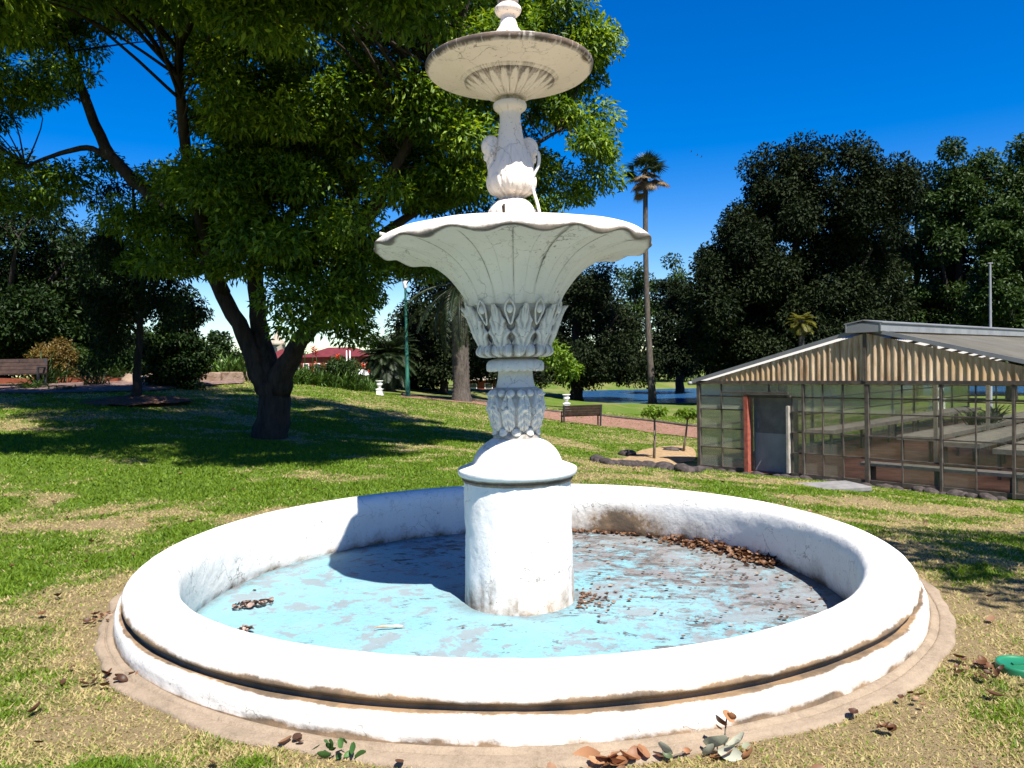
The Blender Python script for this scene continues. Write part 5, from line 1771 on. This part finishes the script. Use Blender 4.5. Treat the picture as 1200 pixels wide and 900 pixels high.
# drift of leaves against the inner wall, back right
pts = []
for k in range(460):
    f = rng.random() ** .8
    th = math.radians(52 - 34 * f) if k < 340 else math.radians(88 - 50 * rng.random())
    r = 2.60 - abs(rng.normal()) * (.10 if k < 340 else .05)
    pts.append((FX + math.cos(th) * r, D + math.sin(th) * r, FLOOR_Z + .015 + (.08 * rng.random() * max(0, 1 - (2.62 - r) / .2) if k < 340 else .01)))
dry_leaves('leaf_litter', pts, .055, 61, kind='stuff')
# crumbs, twigs and needles over the right half of the floor
pts = []
for k in range(1500):
    a = rng.random() * 6.28; r = 2.5 * math.sqrt(rng.random())
    x, y = math.cos(a) * r, math.sin(a) * r
    if r < .5: continue
    if rng.random() > .01 + .99 * sstep(.2, 2.0, np.array(x + .35 * y)) * (fbm(x * 2.2 + 4, y * 4.5, 91, 3) > .47): continue
    pts.append((FX + x, D + y, FLOOR_Z + .010))
for k in range(110):
    a = math.radians(-8 + rng.normal() * 16); r = .50 + abs(rng.normal()) * .16
    pts.append((FX + math.cos(a) * r, D + math.sin(a) * r, FLOOR_Z + .010))
dry_leaves('floor_debris', pts, .032, 62, leafmat('debris', (.05, .03, .02), (.13, .075, .045), .05, (.26, .2, .15)), .05, kind='stuff')


def floor_at(px, py):
    d = ray(px, py); t = (FLOOR_Z + .01 - CAMZ) / d.z
    return Vector((d.x * t, d.y * t, FLOOR_Z + .01))


# cone-like clusters and stick lying on the blue floor
def cluster(name, label, cat, px, py, L, W, n, seed, rz=0):
    c = floor_at(px, py); g = np.random.default_rng(seed); P = []
    for k in range(n):
        u, v = float(np.clip(g.normal(), -1.5, 1.5)) * .28, float(np.clip(g.normal(), -1.5, 1.5)) * .28
        x, y = u * L, v * W
        P.append((c.x + x * math.cos(rz) - y * math.sin(rz), c.y + x * math.sin(rz) + y * math.cos(rz), c.z + .012 + .03 * g.random() * max(0, 1 - abs(u) - abs(v))))
    dry_leaves(name, P, .042, seed, leafmat('cone_scale' + str(seed), (.07, .045, .035), (.17, .11, .085), .05, (.36, .28, .24)), .35, label, cat)


cluster('seed_cluster', 'brown elongated seed cluster lying on the blue floor at the left of the pool', 'debris', 297, 710, .36, .13, 90, 71, .55)
cluster('seed_cluster', 'small dark seed clump on the blue floor, left of a close pair', 'debris', 260, 745, .10, .07, 26, 72)
cluster('seed_cluster', 'small dark seed clump on the blue floor, right of a close pair', 'debris', 287, 741, .12, .07, 26, 73)
c = floor_at(455, 736)
t = MB(); t.tube([(-.10, -.02, .010), (-.04, .0, .014), (.02, -.004, .014), (.06, .008, .012), (.11, .006, .010)], [.004, .010, .008, .011, .005], 7)
o = t.build('stick', simple('bleached_wood', (.30, .19, .11), (.60, .48, .36), 18, .8, .2)); o.location = c
tag(o, 'short pale broken stick lying on the blue pool floor', 'stick')
# loose leaves by the footing and on the grass
for k, (px, py, n, sp, lab) in enumerate([(120, 728, 16, .15, 'small heap of brown leaves by the left edge of the footing'), (140, 800, 12, .10, 'few curled brown leaves on the footing at the lower left'),
                                          (88, 806, 5, .07, 'brown leaf scraps on the worn grass left of the footing'), (345, 873, 4, .06, 'single flat brown leaf scraps at the foot of the front wall'),
                                          (1150, 790, 22, .12, 'heap of pale and dark dry leaves beside the green lid'), (1035, 860, 5, .05, 'pale paper like leaf scraps on the bare soil at lower right'),
                                          (1075, 832, 6, .12, 'scattered grey leaf scraps on the soil right of the front wall'), (158, 653, 2, .02, 'pale fallen leaf on the grass left of the basin')]):
    c = ground_at(px, py); g = np.random.default_rng(700 + k)
    P = [(c.x + g.normal() * sp * .6, c.y + g.normal() * sp * .6, c.z + .02 + .02 * g.random()) for _ in range(n)]
    dry_leaves('fallen_leaves', P, .05, 700 + k, M_DRYLEAF, .3, lab, 'leaves')
P = []
g = np.random.default_rng(733)
for k in range(240):
    a = (g.random() - .5) * 1.35; d = 3 + 12 * g.random() ** 1.3
    x, y = math.sin(a) * d, math.cos(a) * d
    if math.hypot(x - FX, y - D) < 3.15: continue
    P.append((x, y, gz(x, y) + .03))
dry_leaves('scattered_leaves', P, .06, 734, M_DRYLEAF, .25, kind='stuff')

# big curled dry leaves at the front
c = ground_at(716, 892); g = np.random.default_rng(741)
dry_leaves('dry_leaf_heap', [(c.x + g.normal() * .06, c.y - .02 + g.normal() * .03, c.z + .015 + .02 * g.random()) for _ in range(12)], .095, 742, leafmat('tan_leaf', (.14, .06, .025), (.27, .13, .06), .2, (.36, .22, .12)), .3,
           'heap of large curled tan leaves at the foot of the front wall', 'leaves')


def leafy_twig(name, label, cat, px, py, specs, mats, seed):
    c = ground_at(px, py); root = thing(name, label, cat, c); g = np.random.default_rng(seed)
    sb = MB()
    for i, (stem_pts, leaves) in enumerate(specs):
        sb.tube([Vector(p) for p in stem_pts], list(np.linspace(.005, .003, len(stem_pts))), 6)
    sb.build('stem', M_SAPBARK, root)
    for i, (stem_pts, leaves) in enumerate(specs):
        for (x, y, z, s, m) in leaves:
            dry_leaves('leaf', [(x, y, z)], s, int(g.integers(1e6)), mats[m], .55, parent=root)


GREYLEAF = leafmat('grey_green_leaf', (.05, .07, .03), (.12, .15, .08), .2, (.36, .36, .29))
TAN = MATS['tan_leaf']
leafy_twig('wilted_seedling', 'wilted seedling with brown and grey green leaves against the front wall', 'plant', 852, 886,
           [([(0, 0, -.02), (-.01, 0, .05), (.0, .02, .11), (.01, .03, .16)], [(.01, .02, .165, .07, 0), (-.03, .02, .14, .085, 2), (.03, .02, .15, .06, 0), (-.035, .01, .12, .06, 2)]),
            ([(0, 0, -.02), (.03, -.01, .04), (.06, -.01, .06)], [(.05, -.01, .06, .10, 1), (.08, -.02, .045, .09, 1), (.02, -.02, .05, .08, 1)]),
            ([(0, 0, -.02), (-.04, -.01, .03), (-.06, -.02, .04)], [(-.05, -.02, .05, .10, 1), (-.075, -.02, .03, .08, 1), (.0, -.03, .03, .09, 1), (.09, -.03, .02, .09, 0), (-.03, -.03, .02, .08, 0)])],
           [TAN, GREYLEAF, M_DRYLEAF], 751)
c = ground_at(775, 895)
leafy_twig('leaf_sprig', 'small green and white leaf sprig beside the heap of tan leaves', 'plant', 778, 893,
           [([(0, 0, -.01), (.0, 0, .03), (-.005, 0, .06)], [(0, -.005, .05, .08, 1), (.015, -.01, .03, .06, 1), (-.02, 0, .025, .06, 0)]), ([(.0, 0, .01), (.06, .02, .02), (.13, .04, .03)], [(.11, .03, .03, .05, 0)])], [TAN, GREYLEAF], 752)
GREENW = leafmat('weed_leaf', (.02, .06, .015), (.04, .10, .025), .3, (.07, .15, .04))
wd = [(math.cos(a) * l, -abs(math.sin(a)) * l * .6, .02 + .03 * (k % 3), .045, 0) for k, (a, l) in enumerate([(0, .05), (.3, .08), (.5, .04), (1.2, .03), (1.8, .05), (2.2, .04), (2.8, .06), (3.1, .09), (3.5, .05), (.2, .11), (2.9, .035), (1.0, .06)])]
leafy_twig('weed', 'small dark green weed at the edge of the footing at the front', 'plant', 395, 889, [([(0, 0, -.02), (0, 0, .03), (.03, -.01, .045)], wd)], [GREENW], 753)

# green valve lid
c = ground_at(1196, 786)
t = thing('valve_lid', 'round green plastic lid lying in dry leaves at the right edge', 'lid', c)
M_LID = simple('green_plastic', (.01, .11, .05), (.015, .14, .065), 8, .35, .5)
lb = MB(); lb.lathe([(.115, -.03), (.12, .03), (.117, .042), (.105, .046), (.10, .038), (.09, .034), (.001, .034)], 40); lb.build('rim', M_LID, t)
lb = MB(); lb.box((0, 0, .038), (.09, .022, .012)); lb.build('grip', M_LID, t)
